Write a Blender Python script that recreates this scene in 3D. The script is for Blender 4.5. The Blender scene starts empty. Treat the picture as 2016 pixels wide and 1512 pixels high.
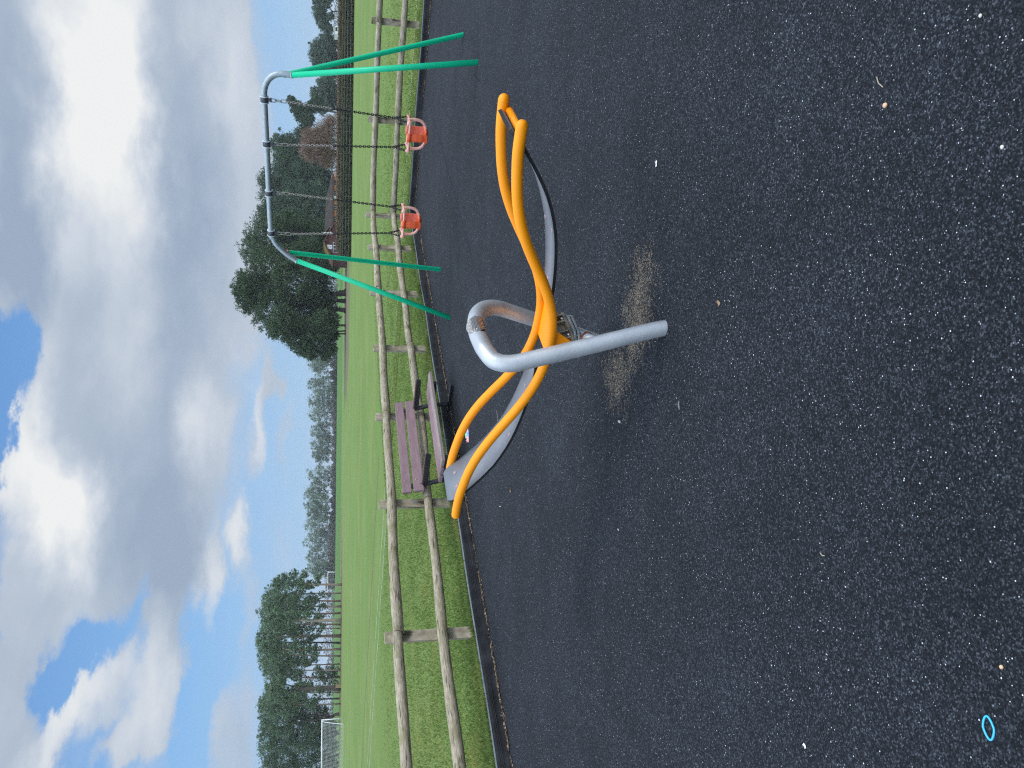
import bpy, math, random
import numpy as np
from mathutils import Vector, Matrix
random.seed(7); rng = np.random.default_rng(7)
scene = bpy.context.scene
COL = scene.collection
R = math.radians

# ------------------------------------------------------------------ camera (held sideways, as the photo was taken)
FPX, EYE = 1514.0, 1.55
PITCH = math.atan((1008-657)/FPX); ROLL = R(0.6)
Fv = Vector((0, math.cos(PITCH), -math.sin(PITCH))); Uv = Vector((0, math.sin(PITCH), math.cos(PITCH))); Xv = Vector((1, 0, 0))
RC = Xv*math.cos(ROLL) + Uv*math.sin(ROLL); UC = Uv*math.cos(ROLL) - Xv*math.sin(ROLL)
CAMP = Vector((0, 0, EYE))
cd = bpy.data.cameras.new('camera'); cd.sensor_width = 36; cd.sensor_fit = 'HORIZONTAL'; cd.lens = 36*FPX/2016
cd.clip_start = 0.05; cd.clip_end = 9000
cam = bpy.data.objects.new('camera', cd); COL.objects.link(cam); scene.camera = cam
mx = Matrix((-UC, RC, -Fv)).transposed().to_4x4(); mx.translation = CAMP
cam.matrix_world = mx

def view(x, y):
    return (Fv + RC*((756-y)/FPX) - UC*((x-1008)/FPX)).normalized()
def at(x, y, Y):                       # the point seen at (x, y) of the photograph, Y metres away
    d = view(x, y); return CAMP + d*(Y/d.y)
def ground(x, y, z=0.0):
    d = view(x, y); return CAMP + d*((z-EYE)/d.z)
K0 = Vector((-.04, 10.9, 0)); KS = Vector((.613, .79, 0)).normalized(); KQ = Vector((KS.y, -KS.x, 0))
def K(s, q, z=0.0):                    # playground frame: s along the left kerb, q away from it
    return K0 + KS*s + KQ*q + Vector((0, 0, z))

# ------------------------------------------------------------------ materials
def nt(m): return m.node_tree.nodes, m.node_tree.links
def mat(name, c1, c2=None, rough=.6, metal=0, scale=8, detail=4, bump=0, bscale=None, coord='Object', stretch=(1,1,1), lo=.35, hi=.65, spec=.5, coat=0, sub=0):
    m = bpy.data.materials.new(name); m.use_nodes = True; N, L = nt(m)
    b = N['Principled BSDF']; b.inputs['Roughness'].default_value = rough; b.inputs['Metallic'].default_value = metal
    b.inputs['Specular IOR Level'].default_value = spec; b.inputs['Coat Weight'].default_value = coat
    b.inputs['Base Color'].default_value = (*c1, 1)
    if c2 is not None or bump:
        tc = N.new('ShaderNodeTexCoord'); mp = N.new('ShaderNodeMapping'); mp.inputs['Scale'].default_value = stretch
        L.new(tc.outputs[coord], mp.inputs['Vector'])
    if c2 is not None:
        n = N.new('ShaderNodeTexNoise'); n.inputs['Scale'].default_value = scale; n.inputs['Detail'].default_value = detail; n.inputs['Roughness'].default_value = .65
        L.new(mp.outputs[0], n.inputs['Vector'])
        r = N.new('ShaderNodeValToRGB'); r.color_ramp.elements[0].position = lo; r.color_ramp.elements[1].position = hi
        r.color_ramp.elements[0].color = (*c1, 1); r.color_ramp.elements[1].color = (*c2, 1)
        L.new(n.outputs['Fac'], r.inputs['Fac']); L.new(r.outputs['Color'], b.inputs['Base Color'])
    if bump:
        n2 = N.new('ShaderNodeTexNoise'); n2.inputs['Scale'].default_value = bscale or scale*3; n2.inputs['Detail'].default_value = 5
        L.new(mp.outputs[0], n2.inputs['Vector'])
        bp = N.new('ShaderNodeBump'); bp.inputs['Strength'].default_value = bump; bp.inputs['Distance'].default_value = .02
        L.new(n2.outputs['Fac'], bp.inputs['Height']); L.new(bp.outputs[0], b.inputs['Normal'])
    return m

def leaf_mat(name, c1, c2, c3=None, rough=.6, trans=.25):
    m = bpy.data.materials.new(name); m.use_nodes = True; N, L = nt(m)
    b = N['Principled BSDF']; b.inputs['Roughness'].default_value = rough; b.inputs['Specular IOR Level'].default_value = .25
    g = N.new('ShaderNodeNewGeometry'); r = N.new('ShaderNodeValToRGB')
    r.color_ramp.elements[0].color = (*c1, 1); r.color_ramp.elements[1].color = (*c2, 1)
    if c3:
        e = r.color_ramp.elements.new(.93); e.color = (*c2, 1); r.color_ramp.elements[-1].color = (*c3, 1)
    L.new(g.outputs['Random Per Island'], r.inputs['Fac']); L.new(r.outputs['Color'], b.inputs['Base Color'])
    t = N.new('ShaderNodeBsdfTranslucent'); L.new(r.outputs['Color'], t.inputs['Color'])
    mix = N.new('ShaderNodeMixShader'); mix.inputs['Fac'].default_value = trans
    L.new(b.outputs[0], mix.inputs[1]); L.new(t.outputs[0], mix.inputs[2]); L.new(mix.outputs[0], N['Material Output'].inputs['Surface'])
    return m

M = {}
M['yellow'] = mat('yellow_paint', (1.0, .335, .0), (.98, .31, .0), rough=.42, scale=6, spec=.35, bump=.02, bscale=90)
M['silver'] = mat('silver_paint', (.44, .465, .49), (.54, .565, .59), rough=.43, metal=.5, scale=7, bump=.04, bscale=60)
M['galv'] = mat('galvanised_steel', (.30, .36, .39), (.40, .46, .49), rough=.5, metal=.55, scale=30, bump=.03)
M['green'] = mat('green_paint', (.003, .54, .275), (.004, .49, .245), rough=.38, scale=5, spec=.3)
M['rubberring'] = mat('pale_ring', (.55, .60, .66), rough=.5)
M['collar'] = mat('dark_collar', (.05, .06, .075), (.09, .10, .12), rough=.45, metal=.4, scale=30)
M['chain'] = mat('chain_steel', (.012, .012, .014), (.03, .028, .027), rough=.55, metal=.3, scale=40)
M['shackle_lit_links'] = mat('zinc_shackle_lit_links', (.36, .34, .31), (.24, .22, .20), rough=.45, metal=.4, scale=40)  # also on the upper chain links, where the pale grey paints in sunlight
M['panel'] = mat('grey_panel', (.155, .172, .20), (.19, .208, .24), rough=.5, scale=5, bump=.015, bscale=150)
M['paneledge'] = mat('black_panel_edge', (.006, .006, .007), rough=.6)
M['cap'] = mat('pink_bolt_cap', (.33, .25, .26), rough=.5)
M['cast'] = mat('cast_aluminium', (.40, .37, .30), (.24, .205, .15), rough=.48, metal=.6, scale=22, bump=.15, bscale=120)
M['plate'] = mat('grey_flange', (.46, .49, .50), (.36, .37, .36), rough=.5, metal=.5, scale=25, bump=.06)
M['rust'] = mat('rust', (.28, .075, .02), (.12, .035, .012), rough=.85, scale=60, bump=.3)
M['bolt'] = mat('steel_bolt', (.62, .62, .62), rough=.25, metal=1)
M['plum'] = mat('plum_recycled_plank', (.215, .135, .150), (.28, .185, .20), rough=.55, scale=5, stretch=(1, 6, 6), bump=.12, bscale=40)
M['plumworn'] = mat('worn_plank', (.22, .175, .17), (.31, .255, .24), rough=.6, scale=5, stretch=(1, 8, 8), bump=.15, bscale=40)
M['plumdark'] = mat('dark_plank_end', (.06, .032, .03), (.10, .06, .05), rough=.7, scale=30)
M['black'] = mat('black_steel', (.010, .011, .013), (.018, .019, .022), rough=.42, scale=12, coat=.1)
M['orange'] = mat('orange_rubber', (.70, .085, .018), (.78, .12, .03), rough=.45, scale=9)
M['salmon'] = mat('faded_salmon_rubber', (.62, .13, .075), (.70, .20, .13), rough=.5, scale=9)
M['pink'] = mat('faded_pink_tube', (.74, .36, .29), (.78, .46, .39), rough=.5, scale=10)
M['white'] = mat('white_paint', (.78, .79, .80), (.70, .71, .72), rough=.5, scale=8)
M['net'] = mat('net_cord', (.55, .57, .57), rough=.8)
M['cyan'] = mat('cyan_plastic', (.05, .48, .78), rough=.4)
M['rim'] = mat('pale_kerb_rim', (.14, .175, .20), (.21, .245, .27), rough=.7, scale=4)

def wood(name, a, b_, dark):
    m = bpy.data.materials.new(name); m.use_nodes = True; N, L = nt(m); b = N['Principled BSDF']; b.inputs['Roughness'].default_value = .8; b.inputs['Specular IOR Level'].default_value = .25
    uv = N.new('ShaderNodeUVMap'); oi = N.new('ShaderNodeObjectInfo'); ad = N.new('ShaderNodeVectorMath'); ad.operation = 'ADD'
    cmb = N.new('ShaderNodeCombineXYZ'); mu = N.new('ShaderNodeMath'); mu.operation = 'MULTIPLY'; mu.inputs[1].default_value = 37
    L.new(oi.outputs['Random'], mu.inputs[0]); L.new(mu.outputs[0], cmb.inputs['X']); L.new(mu.outputs[0], cmb.inputs['Y'])
    L.new(uv.outputs[0], ad.inputs[0]); L.new(cmb.outputs[0], ad.inputs[1])
    def noise(sc, st, det=5):
        mp = N.new('ShaderNodeMapping'); mp.inputs['Scale'].default_value = st; L.new(ad.outputs[0], mp.inputs['Vector'])
        n = N.new('ShaderNodeTexNoise'); n.inputs['Scale'].default_value = sc; n.inputs['Detail'].default_value = det; n.inputs['Roughness'].default_value = .6; L.new(mp.outputs[0], n.inputs['Vector']); return n
    g = noise(14, (6, .7, 1)); bl = noise(5, (1.5, 1, 1)); cr = noise(10, (5, .35, 1), 2)
    r = N.new('ShaderNodeValToRGB'); r.color_ramp.elements[0].position = .3; r.color_ramp.elements[1].position = .72; r.color_ramp.elements[0].color = (*a, 1); r.color_ramp.elements[1].color = (*b_, 1)
    L.new(g.outputs['Fac'], r.inputs['Fac'])
    mr = N.new('ShaderNodeMapRange'); mr.inputs['From Min'].default_value = .47; mr.inputs['From Max'].default_value = .62; mr.inputs['To Max'].default_value = .6; L.new(bl.outputs['Fac'], mr.inputs['Value'])
    mixa = N.new('ShaderNodeMix'); mixa.data_type = 'RGBA'; mixa.inputs['B'].default_value = (.20, .19, .09, 1); L.new(mr.outputs[0], mixa.inputs['Factor']); L.new(r.outputs['Color'], mixa.inputs['A'])
    mr2 = N.new('ShaderNodeMapRange'); mr2.inputs['From Min'].default_value = .58; mr2.inputs['From Max'].default_value = .66; mr2.inputs['To Max'].default_value = .85; L.new(cr.outputs['Fac'], mr2.inputs['Value'])
    mixb = N.new('ShaderNodeMix'); mixb.data_type = 'RGBA'; mixb.inputs['B'].default_value = (*dark, 1); L.new(mr2.outputs[0], mixb.inputs['Factor']); L.new(mixa.outputs['Result'], mixb.inputs['A'])
    L.new(mixb.outputs['Result'], b.inputs['Base Color'])
    bp = N.new('ShaderNodeBump'); bp.inputs['Strength'].default_value = .5; bp.inputs['Distance'].default_value = .01; L.new(g.outputs['Fac'], bp.inputs['Height']); L.new(bp.outputs[0], b.inputs['Normal'])
    return m
M['wood'] = wood('weathered_wood', (.20, .165, .11), (.54, .48, .375), (.05, .04, .028))

def uvrib(name, c, freq, rough=.6, axis='Y', bump=.6, c2=None):
    m = bpy.data.materials.new(name); m.use_nodes = True; N, L = nt(m); b = N['Principled BSDF']; b.inputs['Roughness'].default_value = rough; b.inputs['Base Color'].default_value = (*c, 1); b.inputs['Specular IOR Level'].default_value = .25
    uv = N.new('ShaderNodeUVMap'); w = N.new('ShaderNodeTexWave'); w.bands_direction = axis; w.inputs['Scale'].default_value = freq; w.inputs['Distortion'].default_value = .6
    L.new(uv.outputs[0], w.inputs['Vector'])
    if c2:
        n = N.new('ShaderNodeTexNoise'); n.inputs['Scale'].default_value = 7; n.inputs['Detail'].default_value = 5; L.new(uv.outputs[0], n.inputs['Vector'])
        r = N.new('ShaderNodeValToRGB'); r.color_ramp.elements[0].position = .4; r.color_ramp.elements[1].position = .7; r.color_ramp.elements[0].color = (*c, 1); r.color_ramp.elements[1].color = (*c2, 1)
        L.new(n.outputs['Fac'], r.inputs['Fac']); L.new(r.outputs['Color'], b.inputs['Base Color'])
    bp = N.new('ShaderNodeBump'); bp.inputs['Strength'].default_value = bump; bp.inputs['Distance'].default_value = .006; L.new(w.outputs['Fac'], bp.inputs['Height']); L.new(bp.outputs[0], b.inputs['Normal'])
    return m
M['kerbmesh'] = uvrib('black_mesh_kerb', (.005, .006, .008), 22, .65, 'Y', .8, (.018, .020, .024))
M['tread'] = uvrib('chequer_tread', (.50, .485, .47), 60, .30, 'DIAGONAL', 1.0)
M['tread'].node_tree.nodes['Principled BSDF'].inputs['Metallic'].default_value = .85

# ------------------------------------------------------------------ mesh builder
class MB:
    def __init__(s): s.v = []; s.f = []; s.sm = []; s.mi = []; s.uv = []
    def face(s, idx, smooth=False, mi=0, uv=None):
        s.f.append(tuple(idx)); s.sm.append(smooth); s.mi.append(mi); s.uv.append(uv or [(0, 0)]*len(idx))
    def add(s, pts): b = len(s.v); s.v.extend(Vector(p) for p in pts); return b
    def box(s, c, size, ax=None, mi=0, taper=1.0):
        X, Y, Z = ax or (Vector((1,0,0)), Vector((0,1,0)), Vector((0,0,1))); c = Vector(c); h = [k/2 for k in size]; P = []
        for sz in (-1, 1):
            t = taper if sz > 0 else 1
            for sx, sy in ((-1,-1), (1,-1), (1,1), (-1,1)): P.append(c + X*h[0]*sx*t + Y*h[1]*sy*t + Z*h[2]*sz)
        b = s.add(P)
        for q in ((0,3,2,1), (4,5,6,7), (0,1,5,4), (1,2,6,5), (2,3,7,6), (3,0,4,7)):
            d = [P[q[k]] for k in range(4)]; a = (d[1]-d[0]).length; e = (d[2]-d[1]).length
            s.face([b+k for k in q], False, mi, [(0,0),(a,0),(a,e),(0,e)] if a < e else [(0,0),(0,a),(e,a),(e,0)])
        return s
    def tube(s, path, rad, n=12, caps='flat', mi=0, closed=False, squash=1.0, up=None):
        P = [Vector(p) for p in path]; m = len(P); rad = rad if hasattr(rad, '__len__') else [rad]*m
        T = []
        for i in range(m):
            a = P[i-1] if (i or closed) else P[0]; c = P[(i+1) % m] if (i < m-1 or closed) else P[-1]; T.append((c-a).normalized())
        u = Vector(up) if up else (Vector((0,0,1)) if abs(T[0].z) < .9 else Vector((1,0,0)))
        u = (u - T[0]*u.dot(T[0])).normalized(); rings = []; d = 0
        def ring(p, t, u, r):
            w = t.cross(u); return s.add([p + u*(r*math.cos(2*math.pi*k/n)) + w*(r*squash*math.sin(2*math.pi*k/n)) for k in range(n)])
        seq = []
        for i in range(m):
            u = (u - T[i]*u.dot(T[i])).normalized()
            seq.append((P[i], T[i], u.copy(), rad[i]))
        if caps == 'round' and not closed:
            p, t, uu, r = seq[0]; pre = [(p - t*(r*math.sin(a)), t, uu, r*math.cos(a)) for a in (1.45, 1.1, .75, .38)]
            p, t, uu, r = seq[-1]; post = [(p + t*(r*math.sin(a)), t, uu, r*math.cos(a)) for a in (.38, .75, 1.1, 1.45)]
            seq = pre + seq + post
        for i, (p, t, uu, r) in enumerate(seq):
            if i: d += (p - seq[i-1][0]).length
            rings.append((ring(p, t, uu, r), d, r))
        cnt = len(rings)
        for i in range(cnt if closed else cnt-1):
            a, da, ra = rings[i]; b, db, rb = rings[(i+1) % cnt]
            for k in range(n):
                k2 = (k+1) % n; c0 = 2*math.pi*ra*k/n; c1 = 2*math.pi*ra*(k+1)/n
                s.face([a+k, a+k2, b+k2, b+k], True, mi, [(c0, da), (c1, da), (c1, db), (c0, db)])
        if not closed:
            a = rings[0][0]; b = rings[-1][0]
            fu = [(.1*math.cos(2*math.pi*k/n), .1*math.sin(2*math.pi*k/n)) for k in range(n)]
            s.face([a+k for k in range(n-1, -1, -1)], caps == 'round', mi, fu); s.face([b+k for k in range(n)], caps == 'round', mi, fu)
        return s
    def ball(s, c, r, n=10, m=6, mi=0, sc=(1,1,1)):
        c = Vector(c); b = s.add([c + Vector((sc[0]*r*math.sin(math.pi*i/m)*math.cos(2*math.pi*k/n), sc[1]*r*math.sin(math.pi*i/m)*math.sin(2*math.pi*k/n), sc[2]*r*math.cos(math.pi*i/m))) for i in range(m+1) for k in range(n)])
        for i in range(m):
            for k in range(n): s.face([b+i*n+k, b+(i+1)*n+k, b+(i+1)*n+(k+1) % n, b+i*n+(k+1) % n], True, mi)
        return s
    def prism(s, poly, h, mi=0, axis=Vector((0,0,1)), mi_side=None):
        n = len(poly); a = s.add(poly); b = s.add([Vector(p)+axis*h for p in poly])
        s.face(list(range(a+n-1, a-1, -1)), False, mi); s.face(list(range(b, b+n)), False, mi)
        for k in range(n): s.face([a+k, a+(k+1) % n, b+(k+1) % n, b+k], False, mi if mi_side is None else mi_side)
        return s
    def build(s, name, mats, parent=None, origin=None, bevel=0):
        me = bpy.data.meshes.new(name); o0 = Vector(origin) if origin is not None else Vector((0,0,0))
        if origin is None and parent is not None and not getattr(s, 'local', False): o0 = root_of(parent)
        me.from_pydata([tuple(v-o0) for v in s.v], [], s.f)
        for m_ in (mats if isinstance(mats, (list, tuple)) else [mats]): me.materials.append(m_)
        me.polygons.foreach_set('use_smooth', s.sm); me.polygons.foreach_set('material_index', s.mi)
        ul = me.uv_layers.new(name='UVMap'); ul.data.foreach_set('uv', [c for f in s.uv for p in f for c in p])
        me.update(); ob = bpy.data.objects.new(name, me); COL.objects.link(ob)
        if parent is not None: ob.parent = parent
        elif origin is not None: ob.location = o0
        if bevel:
            bv = ob.modifiers.new('edge', 'BEVEL'); bv.width = bevel; bv.segments = 2; bv.limit_method = 'ANGLE'
        return ob
def root_of(p):
    while p.parent is not None: p = p.parent
    return p.location if not p.get('_local') else Vector((0,0,0))
def tag(o, label=None, cat=None, group=None, kind=None):
    if label: o['label'] = label
    if cat: o['category'] = cat
    if group: o['group'] = group
    if kind: o['kind'] = kind
    return o
LOCAL = set()
def thing(name, label, cat, loc, rz=0, group=None):
    o = bpy.data.objects.new(name, None); COL.objects.link(o); o.location = loc; o.rotation_euler = (0, 0, rz); o.empty_display_size = .1
    return tag(o, label, cat, group)
def mb(local=False):
    b = MB(); b.local = local; return b
def children(o): return [c for c in COL.objects if c.parent == o]
def copy_tree(o, parent=None):
    c = o.copy(); COL.objects.link(c); c.parent = parent
    for ch in children(o): copy_tree(ch, c)
    return c
def smooth_path(pts, n=6, closed=False):
    P = [Vector(p) for p in pts]; out = []; m = len(P)
    for i in range(m-1):
        p0 = P[i-1] if i else P[0]*2-P[1]; p1, p2 = P[i], P[i+1]; p3 = P[i+2] if i+2 < m else P[-1]*2-P[-2]
        for k in range(n):
            t = k/n; out.append(.5*((2*p1) + (p2-p0)*t + (2*p0-5*p1+4*p2-p3)*t*t + (3*p1-p0-3*p2+p3)*t**3))
    out.append(P[-1]); return out
def mesh_np(name, verts, nper, mat_, parent=None, origin=(0,0,0), label=None):
    """many separate small faces of nper corners each, as one mesh"""
    v = np.asarray(verts, dtype=np.float32).reshape(-1, 3) - np.array(origin, dtype=np.float32); nv = len(v); nf = nv//nper
    me = bpy.data.meshes.new(name); me.vertices.add(nv); me.vertices.foreach_set('co', v.ravel())
    me.loops.add(nv); me.loops.foreach_set('vertex_index', np.arange(nv, dtype=np.int32))
    me.polygons.add(nf); me.polygons.foreach_set('loop_start', np.arange(0, nv, nper, dtype=np.int32)); me.polygons.foreach_set('loop_total', np.full(nf, nper, dtype=np.int32))
    me.materials.append(mat_); me.update(); me.validate()
    ob = bpy.data.objects.new(name, me); COL.objects.link(ob)
    if parent is not None: ob.parent = parent
    else: ob.location = origin
    return ob
def card_verts(P, size, out=None, aspect=.55, droop=0.0):
    """leaf-sized quads (bent diamonds) at points P, turned at random"""
    n = len(P); a = rng.normal(size=(n, 3))
    if out is not None: a = a*.8 + out
    a[:, 2] -= droop; a /= np.linalg.norm(a, axis=1, keepdims=True)+1e-9
    b = rng.normal(size=(n, 3)); b -= a*np.sum(a*b, axis=1, keepdims=True); b /= np.linalg.norm(b, axis=1, keepdims=True)+1e-9
    sz = (size*rng.uniform(.6, 1.3, n))[:, None]
    q = np.stack([P - a*sz*.5, P + b*sz*.5*aspect - a*sz*.1, P + a*sz*.5, P - b*sz*.5*aspect - a*sz*.1], axis=1)
    return q
def blob_points(c, r, n, shell=.55):
    d = rng.normal(size=(n, 3)); d /= np.linalg.norm(d, axis=1, keepdims=True)
    rad = (shell + (1-shell)*rng.random(n)**.7)*(1 + .12*rng.normal(size=n))
    return np.array(c)[None] + d*rad[:, None]*np.array(r)[None], d

# ------------------------------------------------------------------ world: physical sky behind a broken deck of cloud
SUN_EL, SUN_AZ = R(42), R(105)         # azimuth from the view direction (+Y) towards +X
w = bpy.data.worlds.new("World"); scene.world = w; w.use_nodes = True
N = w.node_tree.nodes; L = w.node_tree.links
bg = N['Background']; bg.inputs['Strength'].default_value = .1
sky = N.new('ShaderNodeTexSky'); sky.sky_type = 'NISHITA'; sky.sun_disc = False; sky.sun_elevation = SUN_EL; sky.sun_rotation = SUN_AZ
sky.air_density = 1.0; sky.dust_density = .2; sky.ozone_density = 3.0
def math_(op, a, b=None, c=None, clamp=False):
    n = N.new('ShaderNodeMath'); n.operation = op; n.use_clamp = clamp
    for i, v in enumerate((a, b, c)):
        if v is None: continue
        if isinstance(v, (int, float)): n.inputs[i].default_value = v
        else: L.new(v, n.inputs[i])
    return n.outputs[0]
tc = N.new('ShaderNodeTexCoord'); sp = N.new('ShaderNodeSeparateXYZ'); L.new(tc.outputs['Generated'], sp.inputs[0])
az = math_('ARCTAN2', sp.outputs['X'], sp.outputs['Y']); el = math_('ARCSINE', sp.outputs['Z'])
P = N.new('ShaderNodeCombineXYZ'); L.new(az, P.inputs[0]); L.new(el, P.inputs[1])
def noise_(scale, st, detail=8, rough=.55, dist=0, off=(0,0,0)):
    mp = N.new('ShaderNodeMapping'); mp.inputs['Scale'].default_value = st; mp.inputs['Location'].default_value = off; L.new(P.outputs[0], mp.inputs[0])
    n = N.new('ShaderNodeTexNoise'); n.inputs['Scale'].default_value = scale; n.inputs['Detail'].default_value = detail; n.inputs['Roughness'].default_value = rough; n.inputs['Distortion'].default_value = dist
    L.new(mp.outputs[0], n.inputs['Vector']); return n
wn = noise_(7, (1, 2, 1), 8, .62)
va = N.new('ShaderNodeVectorMath'); va.operation = 'SUBTRACT'; L.new(wn.outputs['Color'], va.inputs[0]); va.inputs[1].default_value = (.5, .5, .5)
vs = N.new('ShaderNodeVectorMath'); vs.operation = 'MULTIPLY'; L.new(va.outputs[0], vs.inputs[0]); vs.inputs[1].default_value = (.17, .10, 0)
vd = N.new('ShaderNodeVectorMath'); vd.operation = 'ADD'; L.new(P.outputs[0], vd.inputs[0]); L.new(vs.outputs[0], vd.inputs[1])
def blobs(lst, start, e0=.35, e1=1.35):
    acc = start
    for (x, y, rx, ry, ang, wt) in lst:
        d = view(x, y); a = math.atan2(d.x, d.y); e = math.asin(d.z)
        mp = N.new('ShaderNodeMapping'); mp.vector_type = 'TEXTURE'; mp.inputs['Location'].default_value = (a, e, 0); mp.inputs['Rotation'].default_value = (0, 0, R(ang)); mp.inputs['Scale'].default_value = (ry/1514, rx/1514, 1)
        L.new(vd.outputs[0], mp.inputs[0])
        ln = N.new('ShaderNodeVectorMath'); ln.operation = 'LENGTH'; L.new(mp.outputs[0], ln.inputs[0])
        mr = N.new('ShaderNodeMapRange'); mr.interpolation_type = 'SMOOTHSTEP'; mr.inputs['From Min'].default_value = e0; mr.inputs['From Max'].default_value = e1; mr.inputs['To Min'].default_value = wt; mr.inputs['To Max'].default_value = 0
        L.new(ln.outputs['Value'], mr.inputs['Value']); acc = math_('ADD', acc, mr.outputs[0])
    return acc
# (x, y) in the photograph, radius up/down, radius sideways, tilt, weight
COVER = [(160,250,320,470,0,.85), (200,860,200,310,0,.85), (340,600,160,380,0,.6),
         (310,1260,36,200,-8,.85), (255,1470,34,70,-35,.7), (195,1320,40,50,-30,.55), (205,1395,26,60,-25,.5), (108,1450,28,95,-25,.75), (25,1330,42,260,0,.9), (60,1180,60,80,0,.5),
         (412,1150,26,105,-4,.75), (478,1065,24,66,0,.6), (520,830,20,120,-8,.55), (385,870,50,110,0,.6), (570,860,12,60,0,.4), (455,1440,45,110,-10,.45), (540,740,18,60,0,.45), (470,300,60,330,0,.4), (250,1100,110,110,0,.5), (470,560,40,120,0,.3), (500,1180,14,90,0,.3), (600,1290,20,120,0,.3),
         (20,700,48,85,0,-1.6), (0,870,24,150,-6,-1.2), (135,1320,34,115,-28,-1.0), (258,1165,20,60,-15,-.6), (385,1370,38,160,-6,-.9), (235,1500,22,45,-30,-.8),
         (565,120,50,330,0,-.45), (600,1000,40,420,0,-.25), (470,700,36,60,0,-.25), (460,1240,26,70,0,-.4)]
SHADE = [(170,120,90,190,0,.55), (200,330,80,160,0,.3), (110,1000,60,95,0,.75), (50,840,36,110,-8,.5), (260,600,50,260,0,.12), (300,1290,30,190,-8,.30), (408,1150,24,95,4,.35), (478,1062,22,58,0,.35), (390,850,40,80,0,.35), (100,1450,26,90,-25,.35), (200,1350,34,70,-25,.25), (515,830,18,110,8,.3), (250,140,60,150,0,.2), (440,130,60,140,0,.22),
         (20,200,42,330,0,-.45), (30,520,40,120,0,-.35), (370,330,55,330,0,-.42), (330,620,50,250,0,-.25), (290,1010,90,170,0,-.48), (150,800,60,150,0,-.12), (20,1330,40,200,0,-.1), (345,1150,40,110,0,-.4), (150,640,60,90,0,-.1)]
cn = noise_(5.2, (1, 2.4, 1), 10, .58, .3, (3, 1, 0))
cov = math_('ADD', math_('MULTIPLY', math_('SUBTRACT', cn.outputs['Fac'], .5), 1.0), blobs(COVER, .26))
high = N.new('ShaderNodeMapRange'); high.inputs['From Min'].default_value = .34; high.inputs['From Max'].default_value = .75; high.inputs['To Max'].default_value = .55; L.new(el, high.inputs['Value'])
back = N.new('ShaderNodeMapRange'); back.inputs['From Min'].default_value = .3; back.inputs['From Max'].default_value = -.3; back.inputs['To Max'].default_value = .3; L.new(sp.outputs['Y'], back.inputs['Value'])
cov = math_('ADD', math_('ADD', cov, high.outputs[0]), back.outputs[0])
cm = N.new('ShaderNodeMapRange'); cm.interpolation_type = 'SMOOTHSTEP'; cm.inputs['From Min'].default_value = .0; cm.inputs['From Max'].default_value = .92; L.new(cov, cm.inputs['Value'])
sn = noise_(8, (1, 2.6, 1), 7, .5, .4, (7, 5, 0))
shd = math_('ADD', math_('MULTIPLY', math_('SUBTRACT', sn.outputs['Fac'], .5), .50), blobs(SHADE, .45, .0, 1.75))
ramp = N.new('ShaderNodeValToRGB'); cr = ramp.color_ramp
cr.elements[0].position = 0; cr.elements[0].color = (.335, .42, .55, 1); cr.elements[1].position = 1; cr.elements[1].color = (.87, .885, .885, 1)
e = cr.elements.new(.33); e.color = (.44, .52, .63, 1); e = cr.elements.new(.62); e.color = (.60, .66, .745, 1)
L.new(shd, ramp.inputs['Fac'])
lift = N.new('ShaderNodeMapRange'); lift.inputs['From Min'].default_value = .38; lift.inputs['From Max'].default_value = 1.0; lift.inputs['To Min'].default_value = 10; lift.inputs['To Max'].default_value = 25; L.new(el, lift.inputs['Value'])
cs = N.new('ShaderNodeVectorMath'); cs.operation = 'SCALE'; L.new(ramp.outputs['Color'], cs.inputs[0]); L.new(lift.outputs[0], cs.inputs['Scale'])
bk2 = N.new('ShaderNodeMapRange'); bk2.interpolation_type = 'SMOOTHSTEP'; bk2.inputs['From Min'].default_value = .35; bk2.inputs['From Max'].default_value = -.45; bk2.inputs['To Min'].default_value = 1; bk2.inputs['To Max'].default_value = 1.9; L.new(sp.outputs['Y'], bk2.inputs['Value'])
cs2 = N.new('ShaderNodeVectorMath'); cs2.operation = 'SCALE'; L.new(cs.outputs[0], cs2.inputs[0]); L.new(bk2.outputs[0], cs2.inputs['Scale'])
skm = N.new('ShaderNodeVectorMath'); skm.operation = 'MULTIPLY'; L.new(sky.outputs['Color'], skm.inputs[0]); skm.inputs[1].default_value = (1.15, 1.15, 1.15)
mixw = N.new('ShaderNodeMix'); mixw.data_type = 'RGBA'; L.new(cm.outputs[0], mixw.inputs['Factor']); L.new(skm.outputs[0], mixw.inputs['A']); L.new(cs2.outputs[0], mixw.inputs['B'])
hz = N.new('ShaderNodeMapRange'); hz.interpolation_type = 'SMOOTHSTEP'; hz.inputs['From Min'].default_value = .0; hz.inputs['From Max'].default_value = .42; hz.inputs['To Min'].default_value = .92; hz.inputs['To Max'].default_value = .75; L.new(el, hz.inputs['Value'])
airm = N.new('ShaderNodeMix'); airm.data_type = 'RGBA'; L.new(hz.outputs[0], airm.inputs['Factor']); L.new(skm.outputs[0], airm.inputs['A']); 
airc = N.new('ShaderNodeValToRGB'); airc.color_ramp.elements[0].color = (.40, .60, .84, 1); airc.color_ramp.elements[0].position = .0; airc.color_ramp.elements[1].color = (.13, .33, .74, 1); airc.color_ramp.elements[1].position = .42
_e = airc.color_ramp.elements.new(.17); _e.color = (.25, .50, .86, 1); L.new(el, airc.inputs['Fac'])
airs = N.new('ShaderNodeVectorMath'); airs.operation = 'SCALE'; L.new(airc.outputs['Color'], airs.inputs[0]); airs.inputs['Scale'].default_value = 10; L.new(airs.outputs[0], airm.inputs['B'])
L.new(airm.outputs['Result'], mixw.inputs['A'])
L.new(mixw.outputs['Result'], bg.inputs['Color'])
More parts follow.
